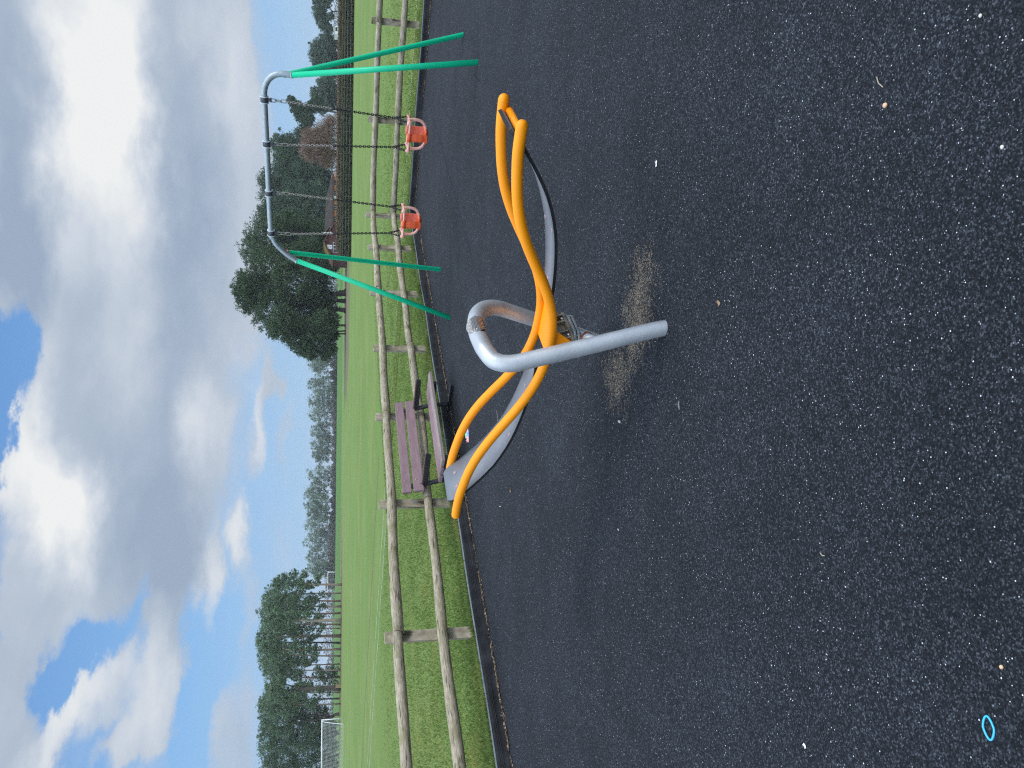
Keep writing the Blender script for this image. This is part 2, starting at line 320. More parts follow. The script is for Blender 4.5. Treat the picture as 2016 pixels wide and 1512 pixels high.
sd = bpy.data.lights.new('sun', 'SUN'); sd.energy = 1.5; sd.angle = R(16); sd.color = (1, .95, .88)
so = bpy.data.objects.new('sun', sd); COL.objects.link(so)
sdir = Vector((math.sin(SUN_AZ)*math.cos(SUN_EL), math.cos(SUN_AZ)*math.cos(SUN_EL), math.sin(SUN_EL)))
so.rotation_euler = sdir.to_track_quat('Z', 'Y').to_euler(); so.location = (20, -5, 30)
scene.cycles.use_denoising = False; scene.cycles.use_adaptive_sampling = False; scene.cycles.filter_width = 1.25
vsn = scene.view_settings; vsn.view_transform = 'Standard'; vsn.look = 'None'; vsn.exposure = 0.0; vsn.gamma = 1.0

# ------------------------------------------------------------------ rubber surface
SC = 5.8                               # where the two kerbs meet
def rubber_mat():
    m = bpy.data.materials.new('black_rubber_crumb'); m.use_nodes = True; N, L = nt(m); b = N['Principled BSDF']; b.inputs['Roughness'].default_value = .85; b.inputs['Specular IOR Level'].default_value = .22
    g = N.new('ShaderNodeNewGeometry'); pos = g.outputs['Position']
    def mth(op, a, b_=None, clamp=False):
        n = N.new('ShaderNodeMath'); n.operation = op; n.use_clamp = clamp
        for i, v in enumerate((a, b_)):
            if v is None: continue
            if isinstance(v, (int, float)): n.inputs[i].default_value = v
            else: L.new(v, n.inputs[i])
        return n.outputs[0]
    def rng_(v, a, b_, c=0, d=1, st=False):
        n = N.new('ShaderNodeMapRange'); n.inputs['From Min'].default_value = a; n.inputs['From Max'].default_value = b_; n.inputs['To Min'].default_value = c; n.inputs['To Max'].default_value = d
        if st: n.interpolation_type = 'SMOOTHSTEP'
        L.new(v, n.inputs['Value']); return n.outputs[0]
    def noise(sc, det=4, ro=.55, st=None, ang=0):
        n = N.new('ShaderNodeTexNoise'); n.inputs['Scale'].default_value = sc; n.inputs['Detail'].default_value = det; n.inputs['Roughness'].default_value = ro
        if st:
            mp = N.new('ShaderNodeMapping'); mp.inputs['Scale'].default_value = st; mp.inputs['Rotation'].default_value = (0, 0, ang); L.new(pos, mp.inputs[0]); L.new(mp.outputs[0], n.inputs['Vector'])
        else: L.new(pos, n.inputs['Vector'])
        return n.outputs['Fac']
    v = N.new('ShaderNodeTexVoronoi'); v.inputs['Scale'].default_value = 215; L.new(pos, v.inputs['Vector'])
    sx = N.new('ShaderNodeSeparateColor'); L.new(v.outputs['Color'], sx.inputs[0])
    base = N.new('ShaderNodeValToRGB'); cr = base.color_ramp; cr.elements[0].color = (.0025, .0035, .0055, 1); cr.elements[1].color = (.068, .078, .094, 1)
    e = cr.elements.new(.55); e.color = (.0085, .011, .015, 1); e = cr.elements.new(.86); e.color = (.026, .031, .039, 1)
    L.new(sx.outputs[0], base.inputs['Fac'])
    patch = rng_(noise(1.3, 5, .6), .3, .72, .72, 1.28)
    wear = mth('MULTIPLY', rng_(noise(.35, 3, .5), .35, .65, .9, 1.15), rng_(noise(75, 4, .75), .3, .7, .70, 1.34))
    sc_ = N.new('ShaderNodeVectorMath'); sc_.operation = 'SCALE'; L.new(base.outputs['Color'], sc_.inputs[0]); L.new(mth('MULTIPLY', patch, wear), sc_.inputs['Scale'])
    col = sc_.outputs[0]
    def mixc(fac, c, cc):
        n = N.new('ShaderNodeMix'); n.data_type = 'RGBA'; L.new(fac, n.inputs['Factor']); L.new(c, n.inputs['A'])
        if isinstance(cc, tuple): n.inputs['B'].default_value = (*cc, 1)
        else: L.new(cc, n.inputs['B'])
        return n.outputs['Result']
    # pale crumbs: one granule in sixty or so, more in some places
    v2 = N.new('ShaderNodeTexVoronoi'); v2.inputs['Scale'].default_value = 175; L.new(pos, v2.inputs['Vector']); s2 = N.new('ShaderNodeSeparateColor'); L.new(v2.outputs['Color'], s2.inputs[0])
    thr = rng_(noise(3, 3), .3, .7, .982, .948)
    sp_ = mth('MULTIPLY', mth('GREATER_THAN', s2.outputs[0], thr), mth('LESS_THAN', v2.outputs['Distance'], rng_(s2.outputs[1], 0, 1, .15, .40)))
    crumb = N.new('ShaderNodeValToRGB'); crumb.color_ramp.elements[0].color = (.22, .25, .30, 1); crumb.color_ramp.elements[1].color = (.72, .76, .80, 1); L.new(s2.outputs[2], crumb.inputs['Fac'])
    col = mixc(sp_, col, crumb.outputs['Color'])
    # worn sandy patches under the seesaw
    sxy = N.new('ShaderNodeSeparateXYZ'); L.new(pos, sxy.inputs[0])
    sand = None
    for (cx, cy, rx, ry, wt, ang) in ((.38, 3.79, .52, .32, 1.0, -.28), (.86, 3.61, .26, .09, .4, -.3), (.03, 4.08, .32, .32, .95, -.2), (-.22, 4.30, .16, .06, .5, -.2), (.275, 3.43, .13, .10, .5, 0)):
        mp = N.new('ShaderNodeMapping'); mp.vector_type = 'TEXTURE'; mp.inputs['Location'].default_value = (cx, cy, 0); mp.inputs['Scale'].default_value = (rx, ry, 1); mp.inputs['Rotation'].default_value = (0, 0, ang); L.new(pos, mp.inputs[0])
        ln = N.new('ShaderNodeVectorMath'); ln.operation = 'LENGTH'; L.new(mp.outputs[0], ln.inputs[0]); f = rng_(ln.outputs['Value'], 0, 1.5, wt, 0, True)
        sand = f if sand is None else mth('MAXIMUM', sand, f)
    ragged = mth('ADD', mth('MULTIPLY', mth('SUBTRACT', noise(6.5, 9, .80, (1, 1.6, 1), .3), .5), 2.4), mth('MULTIPLY', mth('SUBTRACT', noise(60, 4, .7), .5), .7))
    sf = rng_(mth('ADD', mth('MULTIPLY', sand, 1.0), ragged), .28, 1.45, 0, .66, True)
    sc2 = N.new('ShaderNodeValToRGB'); sc2.color_ramp.elements[0].color = (.035, .031, .025, 1); sc2.color_ramp.elements[1].color = (.36, .30, .22, 1); L.new(sx.outputs[1], sc2.inputs['Fac'])
    sf = mth('MULTIPLY', mth('GREATER_THAN', sf, mth('ADD', mth('MULTIPLY', sx.outputs[2], .8), .05)), .85)
    col = mixc(sf, col, sc2.outputs['Color'])
    # seams and cracks between the laid mats
    def seam(a, c, wd, wob, stn):
        nonlocal col
        a = Vector(a); c = Vector(c); d = (c-a); ln = d.length; d /= ln; nn = Vector((-d.y, d.x))
        along = mth('ADD', mth('MULTIPLY', mth('SUBTRACT', sxy.outputs[0], a.x), d.x), mth('MULTIPLY', mth('SUBTRACT', sxy.outputs[1], a.y), d.y))
        perp = mth('ADD', mth('MULTIPLY', mth('SUBTRACT', sxy.outputs[0], a.x), nn.x), mth('MULTIPLY', mth('SUBTRACT', sxy.outputs[1], a.y), nn.y))
        perp = mth('ADD', perp, mth('MULTIPLY', mth('SUBTRACT', noise(2.2, 4), .5), wob))
        inside = mth('MULTIPLY', mth('GREATER_THAN', along, 0), mth('LESS_THAN', along, ln))
        f = mth('MULTIPLY', mth('MULTIPLY', inside, rng_(mth('ABSOLUTE', perp), wd*.5, wd, 1, 0)), stn)
        col = mixc(f, col, (.003, .004, .006))
    seam((5.6, 14.2), (.9, 8.1), .018, .12, .65); seam((3.60, 8.82), (3.33, 8.38), .012, .04, .9); seam((2.98, 10.6), (2.41, 9.98), .010, .06, .8); seam((2.41, 9.98), (2.80, 9.66), .008, .06, .5)
    L.new(col, b.inputs['Base Color'])
    bp = N.new('ShaderNodeBump'); bp.inputs['Strength'].default_value = .55; bp.inputs['Distance'].default_value = .004
    L.new(mth('ADD', mth('MULTIPLY', v.outputs['Distance'], -1.0), mth('MULTIPLY', noise(40, 4), .6)), bp.inputs['Height']); L.new(bp.outputs[0], b.inputs['Normal'])
    return m
M['rubber'] = rubber_mat()
b = mb(); i = b.add([K(-20, 0.07), K(SC-.02, 0.07), K(SC-.02, 18), K(-20, 18)]); b.face([i+3, i+2, i+1, i])
b.v = b.v; o = b.build('rubber_surface', M['rubber']); tag(o, kind='structure')

# ------------------------------------------------------------------ playing field
def grass_mat():
    m = bpy.data.materials.new('mown_grass'); m.use_nodes = True; N, L = nt(m); b = N['Principled BSDF']; b.inputs['Roughness'].default_value = .85; b.inputs['Specular IOR Level'].default_value = .12
    g = N.new('ShaderNodeNewGeometry'); pos = g.outputs['Position']
    def noise(sc, det=5, ro=.6, st=(1,1,1), ang=0):
        mp = N.new('ShaderNodeMapping'); mp.inputs['Scale'].default_value = st; mp.inputs['Rotation'].default_value = (0, 0, ang); L.new(pos, mp.inputs[0])
        n = N.new('ShaderNodeTexNoise'); n.inputs['Scale'].default_value = sc; n.inputs['Detail'].default_value = det; n.inputs['Roughness'].default_value = ro; L.new(mp.outputs[0], n.inputs['Vector']); return n.outputs['Fac']
    def ramp(f, a, c, p=.35, q=.65):
        r = N.new('ShaderNodeValToRGB'); r.color_ramp.elements[0].position = p; r.color_ramp.elements[1].position = q; r.color_ramp.elements[0].color = (*a, 1); r.color_ramp.elements[1].color = (*c, 1); L.new(f, r.inputs['Fac']); return r.outputs['Color']
    def mixc(fac, c, cc, mode='MIX'):
        n = N.new('ShaderNodeMix'); n.data_type = 'RGBA'; n.blend_type = mode
        if isinstance(fac, float): n.inputs['Factor'].default_value = fac
        else: L.new(fac, n.inputs['Factor'])
        L.new(c, n.inputs['A'])
        if isinstance(cc, tuple): n.inputs['B'].default_value = (*cc, 1)
        else: L.new(cc, n.inputs['B'])
        return n.outputs['Result']
    def rg(v, a, b_, c=0, d=1):
        n = N.new('ShaderNodeMapRange'); n.interpolation_type = 'SMOOTHSTEP'; n.inputs['From Min'].default_value = a; n.inputs['From Max'].default_value = b_; n.inputs['To Min'].default_value = c; n.inputs['To Max'].default_value = d; L.new(v, n.inputs['Value']); return n.outputs[0]
    fine = noise(9, 7, .7); big = noise(.22, 5, .6, (1, 1, 1))
    fine2 = noise(2.1, 6, .7); col = ramp(fine, (.080, .142, .028), (.195, .270, .078), .3, .7); col = mixc(rg(fine2, .40, .66, 0, .55), col, (.130, .195, .048))
    col = mixc(rg(big, .42, .66, 0, .6), col, (.205, .245, .080))
    mow = noise(.16, 4, .6, (.12, 1.0, 1), R(10))                       # long mown swathes across the pitch
    col = mixc(rg(mow, .45, .62, 0, .5), col, (.135, .235, .060))
    dry = noise(.5, 6, .7); col = mixc(rg(dry, .60, .72, 0, .55), col, (.215, .195, .085))
    sxy = N.new('ShaderNodeSeparateXYZ'); L.new(pos, sxy.inputs[0])
    far = rg(sxy.outputs['Y'], 125, 152, 0, .8); col = mixc(far, col, (.060, .150, .028))   # the next field is left longer and greener
    L.new(col, b.inputs['Base Color'])
    bp = N.new('ShaderNodeBump'); bp.inputs['Strength'].default_value = .9; bp.inputs['Distance'].default_value = .03; L.new(noise(22, 6, .75), bp.inputs['Height']); L.new(bp.outputs[0], b.inputs['Normal'])
    return m
M['grass'] = grass_mat()
GZ = .10
b = mb()
ss = [-1500, -20, SC+.03, 1500]; qs = [-1500, -.03, 18, 1500]
gi = {}
for a_, s_ in enumerate(ss):
    for c_, q_ in enumerate(qs): gi[a_, c_] = b.add([K(s_, q_, GZ)])
for a_ in range(3):
    for c_ in range(3):
        if (a_, c_) == (1, 1): continue
        b.face([gi[a_, c_], gi[a_, c_+1], gi[a_+1, c_+1], gi[a_+1, c_]][::-1])
o = b.build('field', M['grass']); tag(o, kind='structure')
# worn white line pair and the brown seam beside it
M['line'] = mat('faded_line_paint', (.42, .47, .36), (.22, .28, .12), rough=.9, scale=3, lo=.42, hi=.66, detail=6)
def strip(name, pts, wd, m, z, seed=0):
    b = mb(); P_ = [Vector((p[0], p[1], z)) for p in pts]; n = len(P_)
    for i_ in range(n):
        t = (P_[min(i_+1, n-1)]-P_[max(i_-1, 0)]).normalized(); nn = Vector((-t.y, t.x, 0)); ww = wd*(1+.25*math.sin(i_*1.7+seed))
        b.add([P_[i_]-nn*ww/2, P_[i_]+nn*ww/2])
    for i_ in range(n-1): b.face([2*i_, 2*i_+2, 2*i_+3, 2*i_+1])
    o = b.build(name, m); tag(o, kind='structure'); return o
def lineseg(p, q_, n=40, wob=.06):
    return [(p[0]+(q_[0]-p[0])*k/n + wob*math.sin(k*1.9), p[1]+(q_[1]-p[1])*k/n + wob*math.cos(k*2.7)) for k in range(n+1)]
strip('pitch_line', lineseg((-46, 53.6), (9.5, 12.75), 60), .085, M['line'], GZ+.004)
strip('pitch_line', lineseg((-46, 52.9), (4.5, 15.2), 60), .085, M['line'], GZ+.004, 2)
M['seam'] = mat('worn_turf_seam', (.16, .13, .06), (.11, .14, .045), rough=.95, scale=1.5, lo=.4, hi=.6)
strip('worn_track', lineseg((-46, 57.0), (-2.5, 25.4), 50, .12), .28, M['seam'], GZ+.004, 1)
# bare litter under the trees
M['litter'] = mat('pine_litter', (.20, .135, .075), (.12, .10, .05), rough=.95, scale=.6, lo=.35, hi=.65)
M['earth'] = mat('bare_earth', (.13, .10, .06), (.10, .13, .045), rough=.95, scale=.25, lo=.42, hi=.62)
def patch_sheet(name, pts, m, z):
    b = mb(); ctr = Vector((sum(p[0] for p in pts)/len(pts), sum(p[1] for p in pts)/len(pts), z)); n = len(pts); c = b.add([ctr]); i_ = b.add([Vector((p[0], p[1], z)) for p in pts])
    for k in range(n): b.face([c, i_+k, i_+(k+1) % n])
    o = b.build(name, m); tag(o, kind='structure')
def ell(cx, cy, rx, ry, n=40, wob=.12): return [(cx+rx*math.cos(2*math.pi*k/n)*(1+wob*math.sin(k*2.3)), cy+ry*math.sin(2*math.pi*k/n)*(1+wob*math.sin(k*1.7+1))) for k in range(n)]
patch_sheet('pine_litter', ell(-40, 123, 21, 11), M['litter'], GZ+.006)
patch_sheet('bare_earth', ell(8.5, 101, 11, 22), M['earth'], GZ+.006)

# turf blades near the fence: nobody could count them
def turf():
    n = 320000; s_ = rng.uniform(-8, SC, n); u = rng.random(n); dq = .02 + 15*u**2.2
    left = rng.random(n) < .6
    Q = np.where(left, -dq-.03, rng.uniform(-9, 13, n)); S = np.where(left, s_, SC+.05+dq)
    k0 = np.array(K0); P_ = k0[None] + S[:, None]*np.array(KS)[None] + Q[:, None]*np.array(KQ)[None]; P_[:, 2] = GZ
    keep = (rng.random(len(P_)) > (dq/15)**1.4) & (P_[:, 1] > 4) & (np.abs(P_[:, 0]) < P_[:, 1]*.56+1); P_ = P_[keep]; n = len(P_)
    clump = .6 + .8*(np.sin(P_[:, 0]*3.1)*np.sin(P_[:, 1]*2.7+1)*.5+.5)
    h = rng.uniform(.018, .050, n)*clump; qd = (P_-k0[None])@np.array(KQ); sd_ = (P_-k0[None])@np.array(KS)
    for ps, pq in ((-3.99, -.13), (-2.16, -.13), (-.56, -.13), (1.05, -.13), (2.66, -.13), (4.26, -.13), (6.2, 1.58), (6.2, 3.33)): h *= 1+.6*np.exp(-((sd_-ps)**2+(qd-pq)**2)/.03)
    h *= 1+.3*np.exp(-np.abs(qd+.05)/.06)*(sd_ < SC); a = rng.uniform(0, 2*math.pi, n); wd = rng.uniform(.004, .009, n)
    dx = np.stack([np.cos(a), np.sin(a), 0*a], 1); lean = rng.normal(size=(n, 3))*h[:, None]*.55; lean[:, 2] = h
    return np.stack([P_-dx*wd[:, None], P_+dx*wd[:, None], P_+lean], 1)
M['blade'] = leaf_mat('grass_blades', (.085, .152, .030), (.21, .295, .078), (.38, .35, .16), rough=.7, trans=.3)
_N, _L = nt(M['blade']); _g = _N.new('ShaderNodeNewGeometry'); _n = _N.new('ShaderNodeTexNoise'); _n.inputs['Scale'].default_value = 1.1; _n.inputs['Detail'].default_value = 6; _n.inputs['Roughness'].default_value = .7; _L.new(_g.outputs['Position'], _n.inputs['Vector'])
_m = _N.new('ShaderNodeMapRange'); _m.inputs['From Min'].default_value = .5; _m.inputs['From Max'].default_value = .68; _m.inputs['To Max'].default_value = .75; _L.new(_n.outputs['Fac'], _m.inputs['Value'])
_x = _N.new('ShaderNodeMix'); _x.data_type = 'RGBA'; _x.inputs['B'].default_value = (.30, .29, .085, 1); _L.new(_m.outputs[0], _x.inputs['Factor']); _r = _N['Color Ramp']; _L.new(_r.outputs['Color'], _x.inputs['A'])
for _t in ('Principled BSDF', 'Translucent BSDF'): _L.new(_x.outputs['Result'], _N[_t].inputs[0])
o = mesh_np('grass', turf(), 3, M['blade']); tag(o, 'short mown grass along the foot of the wooden fence', 'grass', kind='stuff')

# ------------------------------------------------------------------ kerb round the rubber (black mesh over a board)
def kerb_pts(off, z, step=.22, wob=0.0, seed=0):
    A = []; s_ = -11.0
    while s_ < SC+off-.05: A.append((s_, -off)); s_ += step
    A.append((SC+off, -off)); q_ = -off+step
    while q_ < 15: A.append((SC+off, q_)); q_ += step
    return A
def kerb():
    prof = [(-.095, -.01), (-.075, .030), (-.050, .044), (-.040, .048), (-.034, .090), (-.010, .104), (.012, .108), (.035, .104), (.045, .09), (.05, -.02)]
    lens = int(11.0/.22)+int((SC)/.22)
    b = mb(); n1, n2 = 78, 66; uvl = [0]
    for k in range(1, len(prof)): uvl.append(uvl[-1]+math.hypot(prof[k][0]-prof[k-1][0], prof[k][1]-prof[k-1][1]))
    rings = []
    for i_ in range(n1+n2+1):
        row = []
        for k, (o_, z_) in enumerate(prof):
            ww = .006*math.sin(i_*.9+k)+.006*math.sin(i_*.37+k*2.1)
            if i_ <= n1: s_ = -11+(SC+o_+11)*i_/n1; q_ = -o_
            else: s_ = SC+o_; q_ = -o_+(15+o_)*(i_-n1)/n2
            if i_ < n1: q_ -= ww
            elif i_ > n1: s_ += ww
            row.append(K(s_, q_, z_ + .004*math.sin(i_*.6+k)))
        rings.append(b.add(row))
    for i_ in range(n1+n2):
        for k in range(len(prof)-1):
            u0, u1 = i_*.22, (i_+1)*.22
            b.face([rings[i_]+k, rings[i_+1]+k, rings[i_+1]+k+1, rings[i_]+k+1], True, 0, [(u0, uvl[k]), (u1, uvl[k]), (u1, uvl[k+1]), (u0, uvl[k+1])])
    tag(b.build('kerb', M['kerbmesh']), kind='structure')
    b = mb(); prof2 = [(.018, .109), (.020, .118), (.040, .119), (.043, .106)]
    rings = []
    for i_ in range(n1+n2+1):
        row = []
        for k, (o_, z_) in enumerate(prof2):
            ww = .006*math.sin(i_*.9)+.005*math.sin(i_*.31)
            if i_ <= n1: s_ = -11+(SC+o_+11)*i_/n1; q_ = -o_
            else: s_ = SC+o_; q_ = -o_+(15+o_)*(i_-n1)/n2
            if i_ < n1: q_ -= ww
            elif i_ > n1: s_ += ww
            row.append(K(s_, q_, z_+.004*math.sin(i_*.6)))
        rings.append(b.add(row))
    for i_ in range(n1+n2):
        for k in range(3): b.face([rings[i_]+k, rings[i_+1]+k, rings[i_+1]+k+1, rings[i_]+k+1])
    tag(b.build('kerb_rim', M['rim']), kind='structure')
kerb()
# leaves and twigs caught along the kerb
def debris():
    V = []
    for k in range(7000):
        left = random.random() < .72
        t = random.uniform(-8, SC-.12) if left else random.uniform(.15, 8)
        o_ = .097 + abs(random.gauss(0, .022))
        p = K(t, o_) if left else K(SC-o_, t)
        if math.sin(t*2.3)+math.sin(t*5.1+1) < -.5 and random.random() < .75: continue
        p.z = random.uniform(.003, .016); L_ = random.uniform(.012, .05); W = L_*random.choice((.12, .15, .5, .7)); a = random.uniform(0, 6.28)
        d = Vector((math.cos(a), math.sin(a), random.uniform(-.2, .35)))*L_/2; e_ = Vector((-math.sin(a), math.cos(a), random.uniform(-.3, .3)))*W/2
        V.append([p-d, p+e_, p+d, p-e_])
    return np.array([[tuple(v) for v in f] for f in V])
M['debris'] = leaf_mat('dead_leaves', (.08, .055, .035), (.30, .21, .13), (.60, .54, .42), rough=.85, trans=.05)
tag(mesh_np('leaf_litter', debris(), 4, M['debris']), 'dead leaves and twigs caught along the black kerb', 'leaf litter', kind='stuff')

# ------------------------------------------------------------------ wooden post and rail fence
posts = [(-7.75, -.085), (-5.9, -.085), (-3.99, -.085), (-2.16, -.085), (-.56, -.085), (1.05, -.085), (2.66, -.085), (4.26, -.085), (5.62, -.10), (6.16, 1.58), (6.17, 3.33), (6.19, 5.1), (6.2, 6.9)]
tops = [1.03, 1.03, 1.025, 1.012, .995, .975, .98, .97, .975, .965, .97, .97, .97]
r1 = [.92, .91, .895, .872, .853, .844, .833, .836, .838, .835, .834, .834, .834]; r2 = [.45, .445, .443, .43, .395, .424, .43, .425, .43, .418, .412, .41, .41]
fence = thing('wooden_fence', 'weathered grey post and rail fence standing behind the black kerb', 'fence', K(0, -.1, GZ))
for k, ((s_, q_), t_) in enumerate(zip(posts, tops)):
    b = mb(); right = k >= 9; X, Y = (KS, KQ) if not right else (KQ, -KS)
    wv = .072 if k == 7 else .062
    lean = random.uniform(-.012, .012); prof = []
    P0 = K(s_, q_, -.15); P1 = K(s_, q_, t_) + X*lean
    # half-round post: flat face to the playground
    nn = 14; rings = []
    for j, (pp, sc_) in enumerate(((P0, 1.06), (P0.lerp(P1, .5), 1.0), (P1-Vector((0,0,.02)), .97), (P1, .86))):
        pts_ = [pp + X*(wv*sc_*math.cos(math.pi+math.pi*m_/(nn-1)))*(1+.04*math.sin(m_*2+k)) - Y*0 + Y*(-.085*sc_*math.sin(math.pi*m_/(nn-1))) for m_ in range(nn)]
        rings.append(b.add(pts_))
    for j in range(3):
        for m_ in range(nn):
            m2 = (m_+1) % nn; z0, z1 = (0, .5, .95, 1.0)[j]*1.1, (0, .5, .95, 1.0)[j+1]*1.1
            b.face([rings[j]+m_, rings[j]+m2, rings[j+1]+m2, rings[j+1]+m_], m2 != 0 and m_ != nn-1, 0, [(m_*.02, z0), ((m_+1)*.02, z0), ((m_+1)*.02, z1), (m_*.02, z1)])
    b.face([rings[3]+m_ for m_ in range(nn)], False, 0, [(.05*math.cos(m_), .05*math.sin(m_)) for m_ in range(nn)])
    b.build('post', M['wood'], fence)
def rail_run(idx, heights, joints):
    pts_ = []
    for k in idx:
        s_, q_ = posts[k]
        pts_.append((K(s_, q_+.052, heights[k]) if k < 8 else (K(s_-.03, q_+.055, heights[k]) if k == 8 else K(s_-.052, q_, heights[k]))))
    segs = []; cur = [pts_[0]]
    for k, p in list(zip(idx, pts_))[1:]:
        cur.append(p)
        if k in joints: segs.append(cur); cur = [p]
    if len(cur) > 1: segs.append(cur)
    for si, sg in enumerate(segs):
        path = []; rr = []
        for j in range(len(sg)-1):
            for t_ in range(7):
                path.append(sg[j].lerp(sg[j+1], t_/7))
        path.append(sg[-1])
        a = path[0]; d0 = (path[-1]-path[0]).normalized(); path[0] = path[0]+d0*.004; path[-1] = path[-1]-d0*.004
        ph = random.uniform(0, 6); flip = random.random() < .5
        for t_ in range(len(path)):
            f = t_/(len(path)-1); f = 1-f if flip else f
            rr.append(.051 + .007*f + .0025*math.sin(t_*1.3+ph)); path[t_] = path[t_] + Vector((0, 0, .007*math.sin(t_*.7+ph)))
        b = mb(); b.tube(path, rr, 14, 'flat'); b.build('rail', M['wood'], fence)
rail_run([0,1,2,3,4,5,6,7,8], r1, (2, 4, 6)); rail_run([0,1,2,3,4,5,6,7,8], r2, (1, 3, 5, 7))
rail_run([8,9,10,11,12], r1, (10,)); rail_run([8,9,10,11,12], r2, (9, 11))

# ------------------------------------------------------------------ seesaw
SE = thing('seesaw', 'yellow tube seesaw with grey seat panels rocking through a silver arch', 'seesaw', (.26, 3.85, 0), R(-37))
prof = [(0,.492), (.1,.497), (.2,.518), (.3,.556), (.4,.608), (.5,.668), (.6,.724), (.7,.768), (.8,.798), (.9,.817), (1.0,.830), (1.1,.834), (1.15,.833)]
def zt(t): 
    a = abs(t); z = np.interp(a, [p[0] for p in prof], [p[1] for p in prof]); return float(z) - .018*t
full = [(-t, zt(-t)) for t, _ in prof[:0:-1]] + [(t, zt(t)) for t, _ in prof[:-1]] + [(1.118, zt(1.118))]
HS = .182
def hs(t): f = min(1, max(0, (abs(t)-.1)/.6)); return .132 + .036*f*f*(3-2*f)
for sg in (-1, 1):
    b = mb(True); b.tube(smooth_path([(t, sg*hs(t), z + (.018*max(0, t-.3)/.8 if sg > 0 else 0)) for t, z in full], 5), .0252, 20, 'round'); b.build('side_rail', M['yellow'], SE)
for t in (-1.085, 1.078):
    b = mb(True); b.tube([(t, -hs(t), zt(t)-.008), (t, hs(t), zt(t)-.008)], .017, 14); b.build('crossbar', M['yellow'], SE)
PZ = [(.17,.515), (.30,.528), (.45,.548), (.60,.580), (.70,.614), (.80,.660), (.90,.724), (1.0,.800), (1.06,.857), (1.085,.884)]
PW = [(.17,.030), (.20,.055), (.30,.085), (.45,.098), (.60,.110), (.80,.128), (1.0,.136), (1.055,.139), (1.075,.130), (1.085,.112)]
for sg in (-1, 1):
    ts = np.array([.17, .18, .20, .24, .30, .37, .44, .5, .56, .62, .68, .74, .80, .85, .90, .95, 1.0, 1.03, 1.055, 1.068, 1.078, 1.085])
    c = smooth_path([(t, 0, z) for t, z in PZ], 8); cx = [p.x for p in c]; cz = [p.z for p in c]
    b = mb(True); th = .015; rows = []
    for t in ts:
        z = float(np.interp(t, cx, cz)); wv = float(np.interp(t, [p[0] for p in PW], [p[1] for p in PW]))
        dz = (float(np.interp(t+.01, cx, cz))-float(np.interp(t-.01, cx, cz)))/.02; nl = math.hypot(1, dz); nx, nz = -dz/nl, 1/nl
        tl = -.018*sg*t; T0 = Vector((sg*t, 0, z+tl)); nv = Vector((sg*nx, 0, nz))
        rows.append(b.add([T0 - Vector((0, wv, 0)), T0 + Vector((0, wv, 0)), T0 + nv*-th + Vector((0, wv, 0)), T0 + nv*-th - Vector((0, wv, 0))]))
    for i_ in range(len(rows)-1):
        for k in range(4):
            idx = [rows[i_]+k, rows[i_+1]+k, rows[i_+1]+(k+1) % 4, rows[i_]+(k+1) % 4]
            b.face(idx if sg < 0 else idx[::-1], k in (0, 2), 0 if k in (0, 2) else 1)
    b.face([rows[0]+k for k in range(4)], False, 1); b.face([rows[-1]+k for k in (3, 2, 1, 0)], False, 1)
    pn = b.build('seat_panel', [M['panel'], M['paneledge']], SE)
    for (t, d) in ((1.03, -.055), (1.03, .055), (.62, -.075), (.62, .075), (.33, .0)):
        z = float(np.interp(t, cx, cz)); dz = (float(np.interp(t+.01, cx, cz))-float(np.interp(t-.01, cx, cz)))/.02
        nv = Vector((-sg*dz, 0, 1)).normalized(); b = mb(True); p = Vector((sg*t, d, z-.018*sg*t))
        b.tube([p-nv*.002, p+nv*.003, p+nv*.0045], [.0125, .0115, .008], 14); b.build('bolt_cap', M['cap'], pn)
# silver arch: each foot swings out to its own side
ap = [(.262,-.312,-.02), (.232,-.309,.08), (.142,-.304,.34), (.06,-.30,.59), (.018,-.292,.715), (.006,-.258,.790), (.014,-.185,.828), (.012,-.09,.842), (.006,0,.845)]
ap = ap + [(.012,.085,.838), (.010,.165,.815), (.0,.235,.765), (-.020,.280,.69), (-.06,.30,.59), (-.142,.304,.34), (-.232,.309,.08), (-.262,.312,-.02)]
apath = smooth_path(ap, 7)
b = mb(True); b.tube(apath, [.0375+.0065*math.sin(math.pi*k/(len(apath)-1))**.7 for k in range(len(apath))], 28); arch = b.build('arch', M['silver'], SE)
b = mb(True); 
for shell_r, kx, nm_, mt_ in ((.0462, 1.10, 'gasket', 'paneledge'),):
    rows = []; nr0 = Vector((.94, 0, .34)).normalized(); ot0 = Vector((nr0.z, 0, -nr0.x)); b = mb(True)
    for k in range(17):
        l = -1+2*k/16; hw = (math.sqrt(max(0, 1-abs(l)**2.6))*1.05+.02)*kx; c_ = Vector((.007, l*.066*kx, .845-.010*l*l))
        rows.append(b.add([c_ + (nr0*math.cos(hw*(-1+j/4)) + ot0*math.sin(hw*(-1+j/4)))*shell_r for j in range(9)]))
    for k in range(16):
        for j in range(8): b.face([rows[k]+j, rows[k]+j+1, rows[k+1]+j+1, rows[k+1]+j][::-1], True)
    b.build(nm_, M[mt_], SE)
b = mb(True); rows = []                                             # oval tread plate on the arch top
nrm = Vector((.94, 0, .34)).normalized(); oth = Vector((nrm.z, 0, -nrm.x))
for k in range(17):
    l = -1+2*k/16; hw = math.sqrt(max(0, 1-abs(l)**2.6))*1.05+.02
    y_ = l*.066; dip = .012*(abs(l))**2
    c_ = Vector((.007, y_, .845 - .010*l*l)); row = []
    for j in range(9):
        a = hw*(-1+j/4); row.append(c_ + (nrm*math.cos(a) + oth*math.sin(a))*.0485)
    rows.append(b.add(row))
